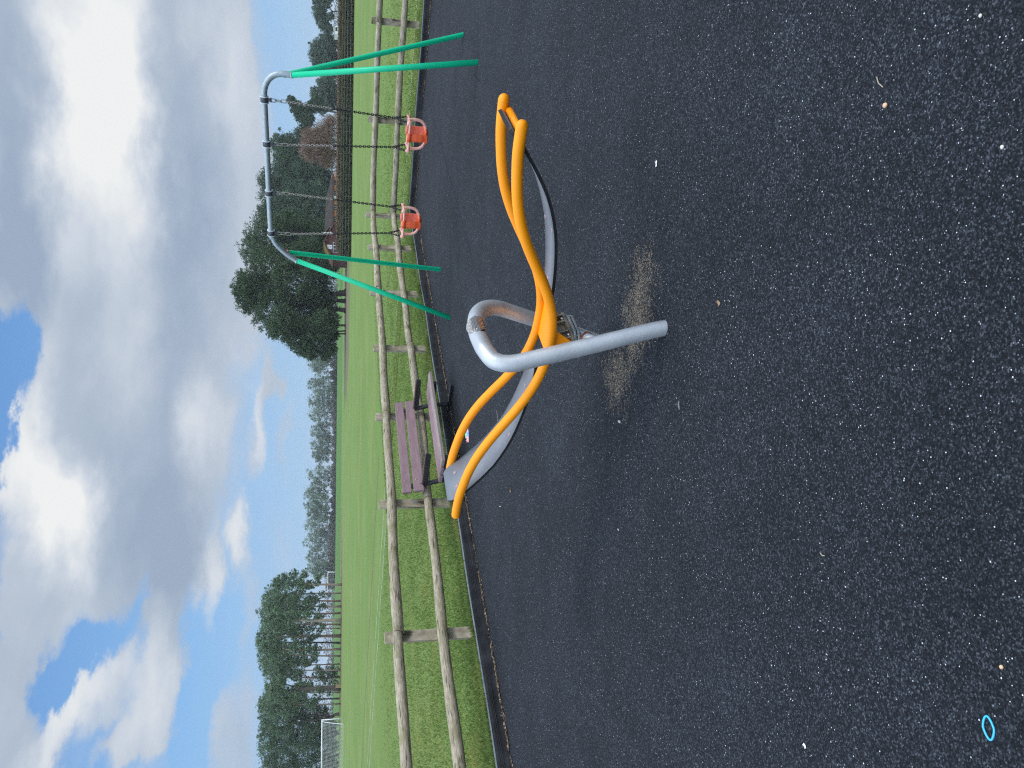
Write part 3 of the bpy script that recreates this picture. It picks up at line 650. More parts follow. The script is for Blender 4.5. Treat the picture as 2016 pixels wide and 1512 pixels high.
for k in range(16):
    for j in range(8): b.face([rows[k]+j, rows[k]+j+1, rows[k+1]+j+1, rows[k+1]+j][::-1], True, 0, [(k*.008, j*.008), (k*.008, (j+1)*.008), ((k+1)*.008, (j+1)*.008), ((k+1)*.008, j*.008)])
tp = b.build('tread_plate', M['tread'], SE); sol = tp.modifiers.new('thick', 'SOLIDIFY'); sol.thickness = .006; sol.offset = -1
for y_ in (-.052, .052):
    b = mb(True); p = Vector((.007, y_, .845-.010*(y_/.066)**2)) + nrm*.0485; b.ball(p, .007, 10, 6); b.build('bolt', M['bolt'], tp)
# pivot: yellow saddle, cast bracket, twin flange, cross axle
b = mb(True); b.box((.035, 0, .484), (.20, .255, .010))
for sg in (-1, 1):
    b.prism([Vector((x_, sg*.122-.004, z_)) for x_, z_ in ((-.090, .478), (-.050, .374), (.035, .374), (.105, .478))], .010, axis=Vector((0,1,0)))
b.build('saddle_plate', M['yellow'], SE)
b = mb(True); b.box((0, 0, .372), (.128, .245, .014)); b.box((0, 0, .43), (.07, .17, .10), taper=.8)
for y_ in (-.105, -.045, .045, .105):
    for sg in (-1, 1): b.prism([Vector((sg*.030, y_-.005, .379)), Vector((sg*.062, y_-.005, .379)), Vector((sg*.030, y_-.005, .462))], .010, axis=Vector((0,1,0)))
for sg in (-1, 1):
    b.prism([Vector((-.005, sg*.085, .379)), Vector((-.005, sg*.12, .379)), Vector((-.005, sg*.085, .45))], .01, axis=Vector((1,0,0)))
br = b.build('bearing_bracket', M['cast'], SE, bevel=.002)
for x_, y_ in ((-.048,-.075), (.048,-.075), (-.048,.075), (.048,.075)):
    b = mb(True); b.tube([(x_, y_, .378), (x_, y_, .389)], .011, 6); b.ball((x_, y_, .389), .009, 8, 5, sc=(1,1,.6)); b.build('bolt', M['bolt'], br)
def hexa(z, sx, sy): return [Vector((x*sx, y*sy, z)) for x, y in ((-.45,-1), (.45,-1), (1,-.55), (1,.55), (.45,1), (-.45,1), (-1,.55), (-1,-.55))]
for z in (.349, .330):
    b = mb(True); b.prism(hexa(z, .075, .135), .013); b.build('flange_plate', M['plate'], SE, bevel=.0025)
b = mb(True); b.prism(hexa(.3435, .068, .128), .005); b.build('rubber_pad', M['paneledge'], SE)
b = mb(True); b.tube([(.146, -.303, .298), (-.146, .303, .298)], .031, 18); b.build('axle', M['silver'], SE)
b = mb(True); dv = Vector((.146, -.303, 0)).normalized()
for k in (-1, 1):
    b = mb(True); b.tube([dv*(.128*k)+Vector((0,0,.298)), dv*(.138*k)+Vector((0,0,.298)), dv*(.15*k)+Vector((0,0,.298))], [.036, .035, .0315], 18); b.build('rusty_weld', M['rust'], SE)

# ------------------------------------------------------------------ swing frame and two cradle swings
AX0 = Vector((1.303, 11.026, 0)); ANG = math.atan2(-.576, .818)
SW = thing('swing_frame', 'swing frame with galvanised top bar on green splayed legs', 'swing frame', AX0, ANG)
bar = [(.425,-.03,2.055), (.47,-.02,2.13), (.535,-.008,2.215), (.63,0,2.305), (.71,0,2.345), (.80,0,2.37), (1.34,0,2.378), (1.98,0,2.383), (2.5,0,2.388), (2.58,0,2.388), (2.67,0,2.37), (2.75,0,2.325), (2.805,-.005,2.25), (2.825,-.018,2.16), (2.822,-.03,2.07)]
b = mb(True); b.tube(smooth_path(bar, 6), .0355, 18); b.build('top_bar', M['galv'], SW)
for base, top in (((-.034,-.665,-.03), (.425,-.03,2.055)), ((3.325,-.667,-.03), (2.822,-.03,2.07))):
    d = (Vector(top)-Vector(base)).normalized()
    b = mb(True); b.tube([base, Vector(top)-d*.005], .0335, 16); lg = b.build('leg', M['green'], SW)
    b = mb(True); b.tube([Vector(top)-d*.012, Vector(top)+d*.006], .0365, 16); b.build('sleeve_ring', M['rubberring'], lg)
for base, top in (((.034,.664,-.03), (.51,.035,2.165)), ((3.35,.667,-.03), (2.80,.035,2.15))):
    b = mb(True); b.tube([base, top], .0315, 16, 'round'); lg = b.build('leg', M['green'], SW)
    if base[0] < 1:
        d = (Vector(top)-Vector(base)).normalized(); b = mb(True); b.tube([Vector(top)-d*.004, Vector(top)+d*.02, Vector(top)+d*.034], [.034, .033, .012], 14); b.build('end_cap', M['salmon'], lg)
HANG = [(.80, 2.37), (1.344, 2.378), (1.977, 2.383), (2.507, 2.388)]
for t, z in HANG:
    b = mb(True); b.tube([(t-.036, 0, z), (t+.036, 0, z)], .046, 18); cl = b.build('collar', M['collar'], SW)
    for sg in (-1, 1):
        b = mb(True); b.tube([(t+sg*.036-.006, 0, z), (t+sg*.036+.006, 0, z)], .050, 18); b.build('collar_ring', M['rubberring'], cl)
    b = mb(True); b.box((t, 0, z-.062), (.03, .045, .04)); b.tube([(t-.026, 0, z-.075), (t+.026, 0, z-.075)], .009, 8); b.build('hanger_block', M['collar'], cl)
def link(b, c, d, s_, ln, wd, wr, mi=0):
    d = d.normalized(); s_ = (s_-d*s_.dot(d)).normalized(); pts_ = []
    for k in range(10):
        a = 2*math.pi*k/10; ca, sa = math.cos(a), math.sin(a)
        pts_.append(c + d*((ln/2-wd/2)*(1 if ca > 0 else -1)*(1 if abs(ca) > .05 else 0) + ca*wd/2) + s_*(sa*wd/2))
    b.tube(pts_, wr, 5, closed=True, mi=mi)
def chain(b, p, q_, first=0, pitch=.026, ln=.036, wd=.022, wr=.0056):
    p, q_ = Vector(p), Vector(q_); d = q_-p; n = max(2, int(round(d.length/pitch))); u = Vector((1, .3, 0)); v = Vector((-.3, 1, 0))
    for k in range(n):
        link(b, p+d*((k+.5)/n), d, (u if (k+first) % 2 else v), ln*d.length/n/pitch, wd, wr, 1 if (first == 0 and n > 20 and k < n*.42) else 0)  # upper links paler: sun reflection put into their colour
SWZ = .665
def swing(t, hang):
    s = thing('toddler_swing', '', 'swing', AX0 + Vector((math.cos(ANG), math.sin(ANG), 0))*t + Vector((0, 0, SWZ)), ANG)
    for sg, h in zip((-1, 1), hang):
        b = mb(True); x0 = h[0]-t; top = Vector((x0, 0, h[1]-.085-SWZ)); y_split = Vector((sg*.185, 0, .185)); u = Vector((1, .3, 0))
        link(b, top-Vector((0,0,.022)), Vector((0,0,1)), Vector((1,0,0)), .06, .038, .006, 1); link(b, top-Vector((0,0,.075)), Vector((0,0,1)), Vector((.3,1,0)), .075, .034, .0055, 1); link(b, top-Vector((0,0,.135)), Vector((sg*-.02,0,1)), Vector((1,.3,0)), .075, .034, .0055, 1)
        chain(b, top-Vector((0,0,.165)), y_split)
        chain(b, y_split, (sg*.178, -.115, .018), 1, wr=.0050); chain(b, y_split, (sg*.178, .115, .018), 0, wr=.0050)
        b.build('chain', [M['chain'], M['shackle_lit_links']], s)
    b = mb(True)
    ringp = [(-.165,-.13,0), (.165,-.13,0), (.18,-.115,0), (.18,.115,0), (.165,.13,0), (-.165,.13,0), (-.18,.115,0), (-.18,-.115,0)]
    b.tube(ringp, .0135, 10, closed=True)
    for x_ in (-1, 1):
        for y_ in (-1, 1): b.ball((x_*.176, y_*.118, .004), .027, 10, 7, sc=(1, 1, 1.25))
        b.tube(smooth_path([(x_*.180, 0, -.01), (x_*.186, 0, -.06), (x_*.180, 0, -.125), (x_*.155, 0, -.175), (x_*.105, 0, -.208), (x_*.06, 0, -.218)], 4), .0185, 10, 'round')
    b.build('safety_frame', M['pink'], s)
    b = mb(True)                                                       # moulded pan
    rows = []
    for k in range(9):
        y_ = -.15+.30*k/8; zz = -.235 + .02*(abs(y_)/.15)**2; wv = .085*(1-.25*(abs(y_)/.15)**3)
        rows.append(b.add([(-wv, y_, zz+.012), (-wv*.6, y_, zz-.008), (wv*.6, y_, zz-.008), (wv, y_, zz+.012), (wv, y_, zz+.03), (0, y_, zz+.018), (-wv, y_, zz+.03)]))
    for k in range(8):
        for j in range(7): b.face([rows[k]+j, rows[k+1]+j, rows[k+1]+(j+1) % 7, rows[k]+(j+1) % 7], True)
    b.face([rows[0]+j for j in range(7)]); b.face([rows[8]+j for j in range(6, -1, -1)])
    b.build('seat', M['orange'], s)
    for sg, m_, nm in ((-1, 'orange', 'front_strap'), (1, 'salmon', 'back_strap')):
        b = mb(True); b.tube([(-.052, sg*.13, 0), (.052, sg*.13, 0)], .029, 14)
        hw = .050 if sg < 0 else .062
        pr = [(sg*.137, -.01), (sg*.150, -.08), (sg*.152, -.15), (sg*.140, -.205), (sg*.118, -.228)]; rows = []
        for j, (y_, z_) in enumerate(pr):
            ww = hw*(1-.10*j/4)
            rows.append(b.add([(-ww, y_-sg*.008, z_), (-ww*.35, y_+sg*.007, z_), (0, y_+sg*.002, z_), (ww*.35, y_+sg*.007, z_), (ww, y_-sg*.008, z_), (ww, y_-sg*.022, z_), (-ww, y_-sg*.022, z_)]))
        for j in range(4):
            for k in range(7): b.face([rows[j]+k, rows[j+1]+k, rows[j+1]+(k+1) % 7, rows[j]+(k+1) % 7][::-1 if sg > 0 else 1], False)
        b.face([rows[4]+k for k in range(7)])
        b.build(nm, M[m_], s)
    return s
s1 = swing(1.072, HANG[0:2]); tag(s1, 'orange toddler swing seat hanging nearer the bench end of the frame', None, 'cradle swings on chains')
s2 = swing(2.242, HANG[2:4]); tag(s2, 'orange toddler swing seat hanging at the far end from the bench', None, 'cradle swings on chains')
s1.rotation_euler[2] += R(3); s2.rotation_euler[2] += R(-2)

# ------------------------------------------------------------------ bench (local x along the kerb, y towards the kerb)
BE = thing('park_bench', 'plum plank bench on black steel frame beside the kerb', 'bench', K(-1.3, 0, 0), math.atan2(KS.y, KS.x))
bx = lambda s_: s_+1.3
def plank(name, x0, x1, y, z, dy, dz, m, tilt=0, mi=None):
    b = mb(True); Z = Vector((0, math.sin(tilt), math.cos(tilt))); Y = Vector((0, math.cos(tilt), -math.sin(tilt)))
    b.box(((x0+x1)/2, y, z), (x1-x0, dy, dz), (Vector((1,0,0)), Y, Z)); return b.build(name, m, BE, bevel=.006)
for z, y, dz in ((.685, -.045, .112), (.545, -.070, .122)):
    sl = plank('back_slat', bx(-2.13), bx(-.445), y, z, .034, dz, M['plum'], R(8))
    for x_ in (bx(-1.96), bx(-.62)):
        for dz_ in (-.022, .022):
            b = mb(True); b.ball((x_+dz_*.6, y-.019-.0035*dz_/.022, z+dz_), .007, 8, 5, sc=(1, .5, 1)); b.build('bolt', M['bolt'], sl)
for k, y in enumerate((-.475, -.345, -.215)):
    plank('seat_plank', bx(-2.08), bx(-.36), y, .292, .115, .040, M['plumworn'] if k == 0 else M['plum'], R(-4))
for s_ in (-.60, -2.02):
    x_ = bx(s_)
    fr = mb(True); fr.box((x_, -.235, .022), (.05, .52, .044)); fr.tube(smooth_path([(x_, -.16, .03), (x_, -.15, .15), (x_, -.135, .28), (x_, -.095, .42), (x_, -.052, .56), (x_, -.022, .735)], 4), .029, 8)
    fr.box((x_, -.33, .250), (.045, .40, .042)); fr.build('leg_frame', M['black'], BE)
    b = mb(True); b.box((x_, -.315, .466), (.055, .48, .060)); ar = b.build('armrest', M['black'], BE, bevel=.004)
    b = mb(True); b.box((x_-.002, -.315, .500), (.055, .44, .012)); b.build('arm_cap', M['plumdark'], ar)

# ------------------------------------------------------------------ small things on the rubber
def crumple(name, label, cat, p, L_, W, H, cols, rz=0, seed=1):
    rd = random.Random(seed); o = thing(name, label, cat, p, rz); 
    for ci, (c, f0, f1, side) in enumerate(cols):
        b = mb(True); rows = []; n = 7
        for i_ in range(n):
            f = f0+(f1-f0)*i_/(n-1); wv = W*(.35+.65*math.sin(math.pi*min(max(f*.9+.05, 0), 1)))
            rows.append(b.add([((f-.5)*L_ + rd.uniform(-.002, .002), side + wv*(j/3-.5)+rd.uniform(-.003, .003), .002+H*math.sin(math.pi*j/3)*rd.uniform(.3, 1.0)) for j in range(4)]))
        for i_ in range(n-1):
            for j in range(3): b.face([rows[i_]+j, rows[i_+1]+j, rows[i_+1]+j+1, rows[i_]+j+1])
        q = b.build('foil_piece', c, o); sm = q.modifiers.new('t', 'SOLIDIFY'); sm.thickness = .0012
    return o
fm = lambda n, c, r=.4: mat(n, c, tuple(min(1, k*1.25+.03) for k in c), rough=r, scale=60)
M['fp'] = fm('foil_pink', (.68, .30, .34)); M['fb'] = fm('foil_blue', (.20, .30, .62)); M['fg'] = fm('foil_green', (.16, .75, .30)); M['fl'] = fm('foil_lilac', (.55, .38, .60)); M['scrapw'] = fm('white_scrap', (.70, .72, .70), .7)
crumple('sweet_wrapper', 'crumpled pink, blue and green sweet wrapper on the rubber behind the seesaw', 'wrapper', ground(922, 857) , .17, .06, .035, [(M['fl'], 0, .30, 0), (M['fb'], .28, .62, .004), (M['fp'], .6, 1.0, .0), (M['fg'], .15, .62, -.045)], R(200), 3)
# blue hair tie
o = mb(); c = ground(1948, 1433); ang = R(12); pts_ = []
for k in range(36):
    a = 2*math.pi*k/36; lx = .0270*math.cos(a)*(1-.0*math.sin(a)); ly = .0165*math.sin(a)*(1-.28*abs(math.cos(a)))
    pts_.append(c + Vector((lx*math.cos(ang)-ly*math.sin(ang), lx*math.sin(ang)+ly*math.cos(ang), .0028)))
o.tube(pts_, .0026, 8, closed=True); o = o.build('hair_tie', M['cyan'], origin=c); tag(o, 'bright blue hair tie ring lying on black rubber', 'hair tie')
def pebble(x, y, r, m, label, sc=(1, .85, .7), seed=0, name='pebble', cat='pebble'):
    rd = random.Random(seed); c = ground(x, y); b = mb(); b.ball(c+Vector((0, 0, r*sc[2]*.75)), r, 12, 8, sc=sc)
    ph = [rd.uniform(0, 6) for _ in range(4)]
    for v in b.v:
        d = v-c; k = 1+.10*math.sin(d.x/r*2.1+ph[0])+.08*math.sin(d.y/r*2.6+ph[1]); v.x = c.x+d.x*k; v.y = c.y+d.y*k
    tag(b.build(name, m, origin=c), label, cat)
M['peb'] = mat('tan_pebble', (.62, .36, .20), (.72, .52, .36), rough=.75, scale=120); M['pebpale'] = mat('pale_stone', (.62, .56, .46), (.70, .66, .60), rough=.8, scale=120)
pebble(1745, 208, .0085, M['peb'], 'tan orange pebble lying alone on the black rubber', seed=1)
pebble(1975, 290, .0055, M['pebpale'], 'small cream stone near the lower right of the rubber', seed=2)
pebble(1973, 1313, .0055, M['peb'], 'small ochre stone just beyond the blue hair tie', seed=3)
pebble(1932, 31, .005, M['pebpale'], 'tiny cream stone in the far near corner of the rubber', seed=4)
def scrap(x, y, L_, W, m, label, rz, name='paper_scrap', cat='litter', seed=0, curl=.3):
    rd = random.Random(seed); c = ground(x, y); b = mb(); rows = []; n = 6
    for i_ in range(n):
        f = i_/(n-1); wv = W*(math.sin(math.pi*(.12+.76*f)) if 'leaf' in name else 1)
        rows.append(b.add([c + Matrix.Rotation(rz, 3, 'Z') @ Vector(((f-.5)*L_, wv*(j/2-.5)+rd.uniform(-.1, .1)*W, .002+curl*W*(abs(j-1))*(.5+.5*math.sin(f*5+seed)))) for j in range(3)]))
    for i_ in range(n-1):
        for j in range(2): b.face([rows[i_]+j, rows[i_+1]+j, rows[i_+1]+j+1, rows[i_]+j+1], True)
    o = b.build(name, m, origin=c); sm = o.modifiers.new('t', 'SOLIDIFY'); sm.thickness = .001; tag(o, label, cat)
M['leafo'] = mat('ochre_leaf', (.24, .16, .09), (.32, .22, .13), rough=.8, scale=50); M['leafp'] = mat('pale_leaf', (.42, .42, .38), (.50, .50, .46), rough=.8, scale=50); M['leafg'] = mat('grey_leaf', (.16, .15, .17), (.20, .19, .21), rough=.8, scale=50)
scrap(1293, 322, .032, .016, M['scrapw'], 'torn white paper scrap on the rubber right of the seesaw', R(25), seed=1)
scrap(1585, 1468, .016, .010, M['scrapw'], 'tiny white paper fleck on the left edge of the rubber', R(60), seed=2)
scrap(1416, 597, .024, .020, M['leafo'], 'ochre dead leaf on the rubber in front of the silver arch', R(10), 'dead_leaf', 'leaf', 3)
scrap(1220, 830, .030, .014, M['leafp'], 'pale dead leaf lying left of the seesaw foot', R(80), 'dead_leaf', 'leaf', 4)
scrap(1338, 798, .042, .014, M['leafg'], 'long grey dead leaf left of the silver arch foot', R(5), 'dead_leaf', 'leaf', 5)
scrap(1006, 965, .045, .028, M['leafo'], 'brown dead leaf on rubber below the left seat panel', R(40), 'dead_leaf', 'leaf', 6)
scrap(985, 997, .060, .012, M['leafp'], 'bleached straw scrap on rubber below the left seat panel', R(100), 'dead_leaf', 'leaf', 7)
scrap(1218, 1043, .022, .010, M['leafp'], 'pale fleck of leaf alone on the left part of rubber', R(80), 'dead_leaf', 'leaf', 8)
scrap(946, 1253, .11, .05, M['leafo'], 'curled brown leaf against the kerb by the nearest fence post', R(55), 'dead_leaf', 'leaf', 9, .6)
scrap(991, 1413, .07, .04, M['leafp'], 'yellowish leaf in the litter at the near end of kerb', R(60), 'dead_leaf', 'leaf', 10, .6)
def twig(pts_px, m, label):
    P_ = [ground(x, y)+Vector((0, 0, .003)) for x, y in pts_px]; b = mb(); b.tube(smooth_path(P_, 4), .0016, 6); tag(b.build('twig', m, origin=P_[0]), label, 'twig')
M['twig'] = mat('dry_twig', (.42, .38, .30), (.30, .25, .18), rough=.8, scale=80)
twig([(1728, 152), (1731, 163), (1737, 169), (1740, 172)], M['twig'], 'bent dry twig beside the tan pebble')
twig([(978, 808), (980, 820), (981, 832)], M['twig'], 'thin pale straw on rubber behind the left seat panel')
twig([(1616, 1088), (1620, 1093), (1625, 1094)], M['twig'], 'small curled straw alone on the left middle rubber')

# ------------------------------------------------------------------ trees
M['bark'] = mat('pine_bark', (.16, .11, .085), (.27, .20, .155), rough=.9, scale=3, stretch=(6, 6, 1), bump=.4); M['barkpale'] = mat('pale_bark', (.30, .255, .215), (.22, .18, .15), rough=.9, scale=3, stretch=(6, 6, 1), bump=.4); M['barkdark'] = mat('dark_bark', (.055, .047, .04), (.085, .07, .058), rough=.9, scale=3)
M['conifer'] = leaf_mat('conifer_foliage', (.028, .058, .030), (.085, .14, .066), (.16, .185, .085), trans=.22)
M['coniferd'] = leaf_mat('dark_conifer_foliage', (.030, .062, .036), (.075, .135, .072), (.12, .165, .09), trans=.22)
M['pine'] = leaf_mat('pine_needles', (.078, .138, .086), (.20, .29, .175), (.26, .32, .18), trans=.28)
M['pined'] = leaf_mat('dense_pine_needles', (.056, .108, .066), (.145, .225, .13), (.20, .26, .14), trans=.25)
M['willow'] = leaf_mat('far_grey_green_foliage', (.165, .225, .175), (.31, .395, .31), trans=.35)
M['farleaf'] = leaf_mat('far_round_foliage', (.070, .115, .085), (.145, .21, .150), trans=.28)
M['twigs'] = leaf_mat('bare_red_twigs', (.16, .10, .078), (.29, .20, .155), trans=0)
def trunk_tube(b, p0, p1, r0, r1_, bend=.0, n=7):
    p0, p1 = Vector(p0), Vector(p1); side = Vector((random.uniform(-1, 1), random.uniform(-1, 1), 0)); pts_ = []; rr = []
    for k in range(7):
        f = k/6; pts_.append(p0.lerp(p1, f) + side*bend*math.sin(f*math.pi)); rr.append(r0+(r1_-r0)*f)
    rr[0] *= 1.25; b.tube(pts_, rr, n)
    return pts_
FULL = {'dark conifers beside the clubhouse': 1.24, 'trees beyond the long hedge': 1.38}
def blob_tree(name, label, cat, Y, base, blobs_px, m, bark, n, size, group=None, trunk_r=.25, trunks=None, squash=.9, depth=.8, droop=.2, shell=.55, clumps=26):
    """crown made of leaf-sized cards, grouped in tufts over the outside of several rounded masses"""
    p0 = ground(base[0], base[1], GZ) if base[0] is not None else Vector((at(660, base[1], Y).x, Y, GZ))
    p0 = Vector((p0.x/p0.y*Y, Y, GZ)); root = thing(name, label, cat, p0, 0, group)
    V = []; tot = sum(bp[2]**2 for bp in blobs_px); masses = []
    for bp in blobs_px:
        x, y, r = bp[:3]; r *= FULL.get(group, 1) if Y > 110 else 1; rw = r*Y/FPX; c = at(x, y, Y) + Vector((0, random.uniform(-.5, .5)*depth*rw*1.6, 0)); masses.append((c, rw))
        nm = int(n*2.3*r*r/tot); k = max(5, int(clumps*1.9*(1+r/40))); tp, dirs = blob_points(tuple(c), (rw, rw*depth, rw*squash), k, shell)
        npc = max(5, int(nm*.66/k))
        for t_, dd in zip(tp, dirs):
            tr = rw*random.uniform(.13, .30); q, d2 = blob_points(t_, (tr, tr, tr*.8), npc, .2)
            V.append(card_verts(q, size*.72, d2*.45+dd[None]*.45, .5, droop))
        q, d2 = blob_points(tuple(c), (rw*.98, rw*depth*.98, rw*squash*.98), int(nm*.34), .3); V.append(card_verts(q, size*.72, d2*.7, .5, droop))
    mesh_np('crown', np.concatenate(V), 4, m, root, tuple(p0))
    b = mb()
    for (ty, r_, topx) in (trunks or [(base[1], trunk_r, None)]):
        q = Vector((at(665, ty, Y).x, Y+random.uniform(-1, 1)*.5, GZ-.1)); best = min(masses, key=lambda mm: (mm[0]-q).length)
        top = at(topx, ty, Y) if topx else Vector((q.x*.7+best[0].x*.3, q.y, best[0].z)); trunk_tube(b, q, top, r_, r_*.55, r_*.8)
        for c, rw in masses:
            if abs(c.x-q.x) < rw*2.2 and c.z > top.z*.7: trunk_tube(b, q.lerp(top, random.uniform(.6, .95)), c, r_*.35, r_*.1, .2, 5)
    b.build('trunk', bark, root)
    return root
cg = 'dark conifers beside the clubhouse'
blob_tree('conifer', 'tall broad dark conifer, highest tree of the clump left of the clubhouse', 'tree', 104, (None, 575), [(505,570,42), (532,525,44), (542,610,48), (582,560,58), (602,505,42), (600,618,50), (636,528,34), (634,588,36), (484,560,26), (487,592,26), (640,622,28), (470,575,12)], M['conifer'], M['barkdark'], 38000, .34, cg, .38, [(575, .42, None), (592, .30, None), (612, .34, None)])
blob_tree('conifer', 'sloping dark conifer with low branches at the left side of the tall clump', 'tree', 101, (None, 640), [(560,640,34), (590,658,36), (622,668,36), (636,640,30), (610,690,20), (648,688,18), (592,690,12), (655,660,14), (540,652,16), (640,702,10), (655,640,14)], M['conifer'], M['barkdark'], 17000, .33, cg, .2, [(640, .17, None), (651, .12, None), (657, .12, None)])
blob_tree('conifer', 'dark conifer rising behind the left green swing legs', 'tree', 112, (None, 485), [(528,472,36), (566,458,40), (606,476,40), (500,490,24), (640,500,30), (600,500,30), (632,520,24)], M['conifer'], M['barkdark'], 15000, .35, cg, .3)
blob_tree('conifer', 'dark conifer standing straight behind the lichened clubhouse roof', 'tree', 168, (None, 425), [(540,425,30), (575,432,38), (610,440,34), (552,398,26), (588,398,32), (622,400,30), (520,418,12), (632,430,24), (630,465,20)], M['coniferd'], M['barkdark'], 14000, .50, cg, .35)
blob_tree('conifer', 'tall dark conifer behind the grey end of the clubhouse roof', 'tree', 174, (None, 360), [(542,372,30), (530,350,20), (572,360,38), (608,368,38), (625,340,30), (592,332,32), (560,330,24), (640,375,18)], M['coniferd'], M['barkdark'], 15000, .50, cg, .35)
blob_tree('conifer', 'dark conifer behind the bare reddish shrub', 'tree', 178, (None, 295), [(562,298,24), (548,282,14), (584,292,28), (612,310,28), (602,270,20), (575,318,24), (632,300,22)], M['coniferd'], M['barkdark'], 11000, .50, cg, .3)
blob_tree('conifer', 'thin topped conifer with a gap of sky under its branches', 'tree', 176, (None, 222), [(583,208,12), (594,222,15), (605,238,13), (574,200,8), (612,212,10), (625,208,12), (600,252,9)], M['coniferd'], M['barkdark'], 5000, .48, cg, .22)
hg = 'trees beyond the long hedge'
blob_tree('tree', 'bushy dark tree beyond the hedge just right of the reddish shrub', 'tree', 190, (None, 185), [(634,196,18), (646,182,16), (622,186,10), (650,205,12), (642,168,14), (655,190,10)], M['farleaf'], M['barkdark'], 5200, .50, hg, .2)
blob_tree('tree', 'round topped grey green tree beyond the hedge by the right swing legs', 'tree', 200, (None, 112), [(632,112,18), (642,95,17), (645,130,16), (622,98,11), (650,82,13), (652,115,14), (624,126,9), (648,146,12), (636,140,9)], M['farleaf'], M['barkdark'], 8000, .55, hg, .25)
blob_tree('tree', 'spreading pine with open trunk beyond the hedge near the right picture edge', 'tree', 195, (None, 20), [(628,22,11), (634,36,11), (640,50,9), (628,4,11), (641,8,9), (648,56,7), (650,34,6), (640,-14,14)], M['farleaf'], M['barkdark'], 5600, .45, hg, .22)
# bare reddish shrub
def twig_bush(name, label, Y, blobs_px, n, m):
    x0 = blobs_px[0]; p0 = Vector((at(660, x0[1], Y).x, Y, GZ)); root = thing(name, label, 'shrub', p0); V = []
    tot = sum(r*r for _, _, r in blobs_px)
    for x, y, r in blobs_px:
        rw = r*Y/FPX; c = at(x, y, Y); k = int(n*r*r/tot); q, d = blob_points(tuple(c), (rw, rw*.8, rw), k, .25)
        d = d*.5; d[:, 2] += .8; V.append(card_verts(q, .9, d*1.6, .055))
    mesh_np('twigs', np.concatenate(V), 4, m, root, tuple(p0)); b = mb()
    for k in range(7): trunk_tube(b, p0+Vector((random.uniform(-1, 1), 0, 0)), at(630, x0[1]+random.uniform(-30, 30), Y), .07, .03, .2, 5)
    b.build('stem', M['bark'], root); return root
twig_bush('bare_shrub', 'bare reddish brown twiggy shrub beside the clubhouse', 110, [(628,285,34), (640,258,22), (645,315,18), (612,296,22), (650,240,14), (612,268,18)], 9000, M['twigs'])
# pines on the left: bare trunks under one ragged canopy
sil_y = [1125, 1135, 1150, 1165, 1180, 1202, 1220, 1240, 1260, 1290, 1315, 1330, 1345, 1365, 1385, 1395, 1420]; sil_x = [560, 545, 524, 516, 511, 505, 508, 503, 498, 499, 502, 508, 520, 508, 500, 512, 515]
pine_px = [1150, 1170, 1184, 1195, 1206, 1221, 1229, 1236, 1254, 1265, 1279, 1290, 1309, 1318, 1333, 1356, 1364, 1377, 1386]
ordn = ['first', 'second', 'third', 'fourth', 'fifth', 'sixth', 'seventh', 'eighth', 'ninth', 'tenth', 'eleventh', 'twelfth', 'thirteenth', 'fourteenth', 'fifteenth', 'sixteenth', 'seventeenth', 'eighteenth', 'nineteenth']
for k, y in enumerate(pine_px):
    Y = 112 + (k*7 % 5)*4.0 + random.uniform(-1, 1); top = float(np.interp(y, sil_y, sil_x)) + random.uniform(-2, 7)
    bl = [(top+16, y+random.uniform(-4, 4), 15), (top+34, y-11+random.uniform(-5, 5), 17), (top+38, y+12+random.uniform(-5, 5), 17), (top+58, y+random.uniform(-12, 12), 17), (top+76, y+random.uniform(-15, 15), 14), (top+94, y+random.uniform(-16, 16), 11)]
    bl += [(top+random.uniform(108, 122), y+random.uniform(-14, 14), 8), (top+random.uniform(118, 134), y+random.uniform(-12, 12), 6)]
    if k % 2 == 0: bl += [(top+112, y+random.uniform(-14, 14), 9), (top+104, y+random.uniform(-10, 20), 8)]
    if k == 0: bl = [(570,1152,13), (560,1140,12), (590,1146,13), (578,1132,11), (610,1152,11), (600,1130,9), (545,1150,14), (625,1148,8), (628,1135,8)]
    if k == 14: bl += [(640,1330,16), (655,1335,13), (648,1318,12), (660,1322,10), (662,1345,9)]
    thick = {5: .26, 8: .24, 15: .42}.get(k, random.uniform(.10, .17))
    b_ = M['barkdark'] if k in (15, 9, 17) else (M['barkpale'] if k % 2 else M['bark'])
    blob_tree('pine_tree', f'{ordn[k]} pine from the right in the stand of bare trunks beside the goal', 'tree', Y, (None, y), bl, M['pine'], b_, 3000, .34, 'stand of pines beside the goal', thick, [(y, thick, top+60)], clumps=9, shell=.35, droop=-.1)
for k, (y, lab, bl) in enumerate([(1405, 'dense evergreen with foliage to the ground just behind the goal post', [(528,1408,22), (556,1420,28), (590,1408,26), (612,1428,22), (570,1392,14), (632,1412,18), (650,1425,14), (618,1392,12)]),
                    (1445, 'dense evergreen behind the middle of the goal net', [(530,1450,24), (560,1458,28), (596,1448,30), (628,1455,24), (520,1432,12), (646,1445,18), (655,1465,12)]),
                    (1490, 'dense evergreen with bare twigs on top at the left picture edge', [(528,1488,24), (560,1500,30), (598,1490,30), (630,1498,26), (648,1480,16), (530,1515,22), (575,1525,26), (655,1505,14)])]):
    blob_tree('evergreen_tree', lab, 'tree', 126+k*2, (None, y), bl, M['pined'], M['barkdark'], 9500, .36, 'dense evergreens behind the goal', .3)
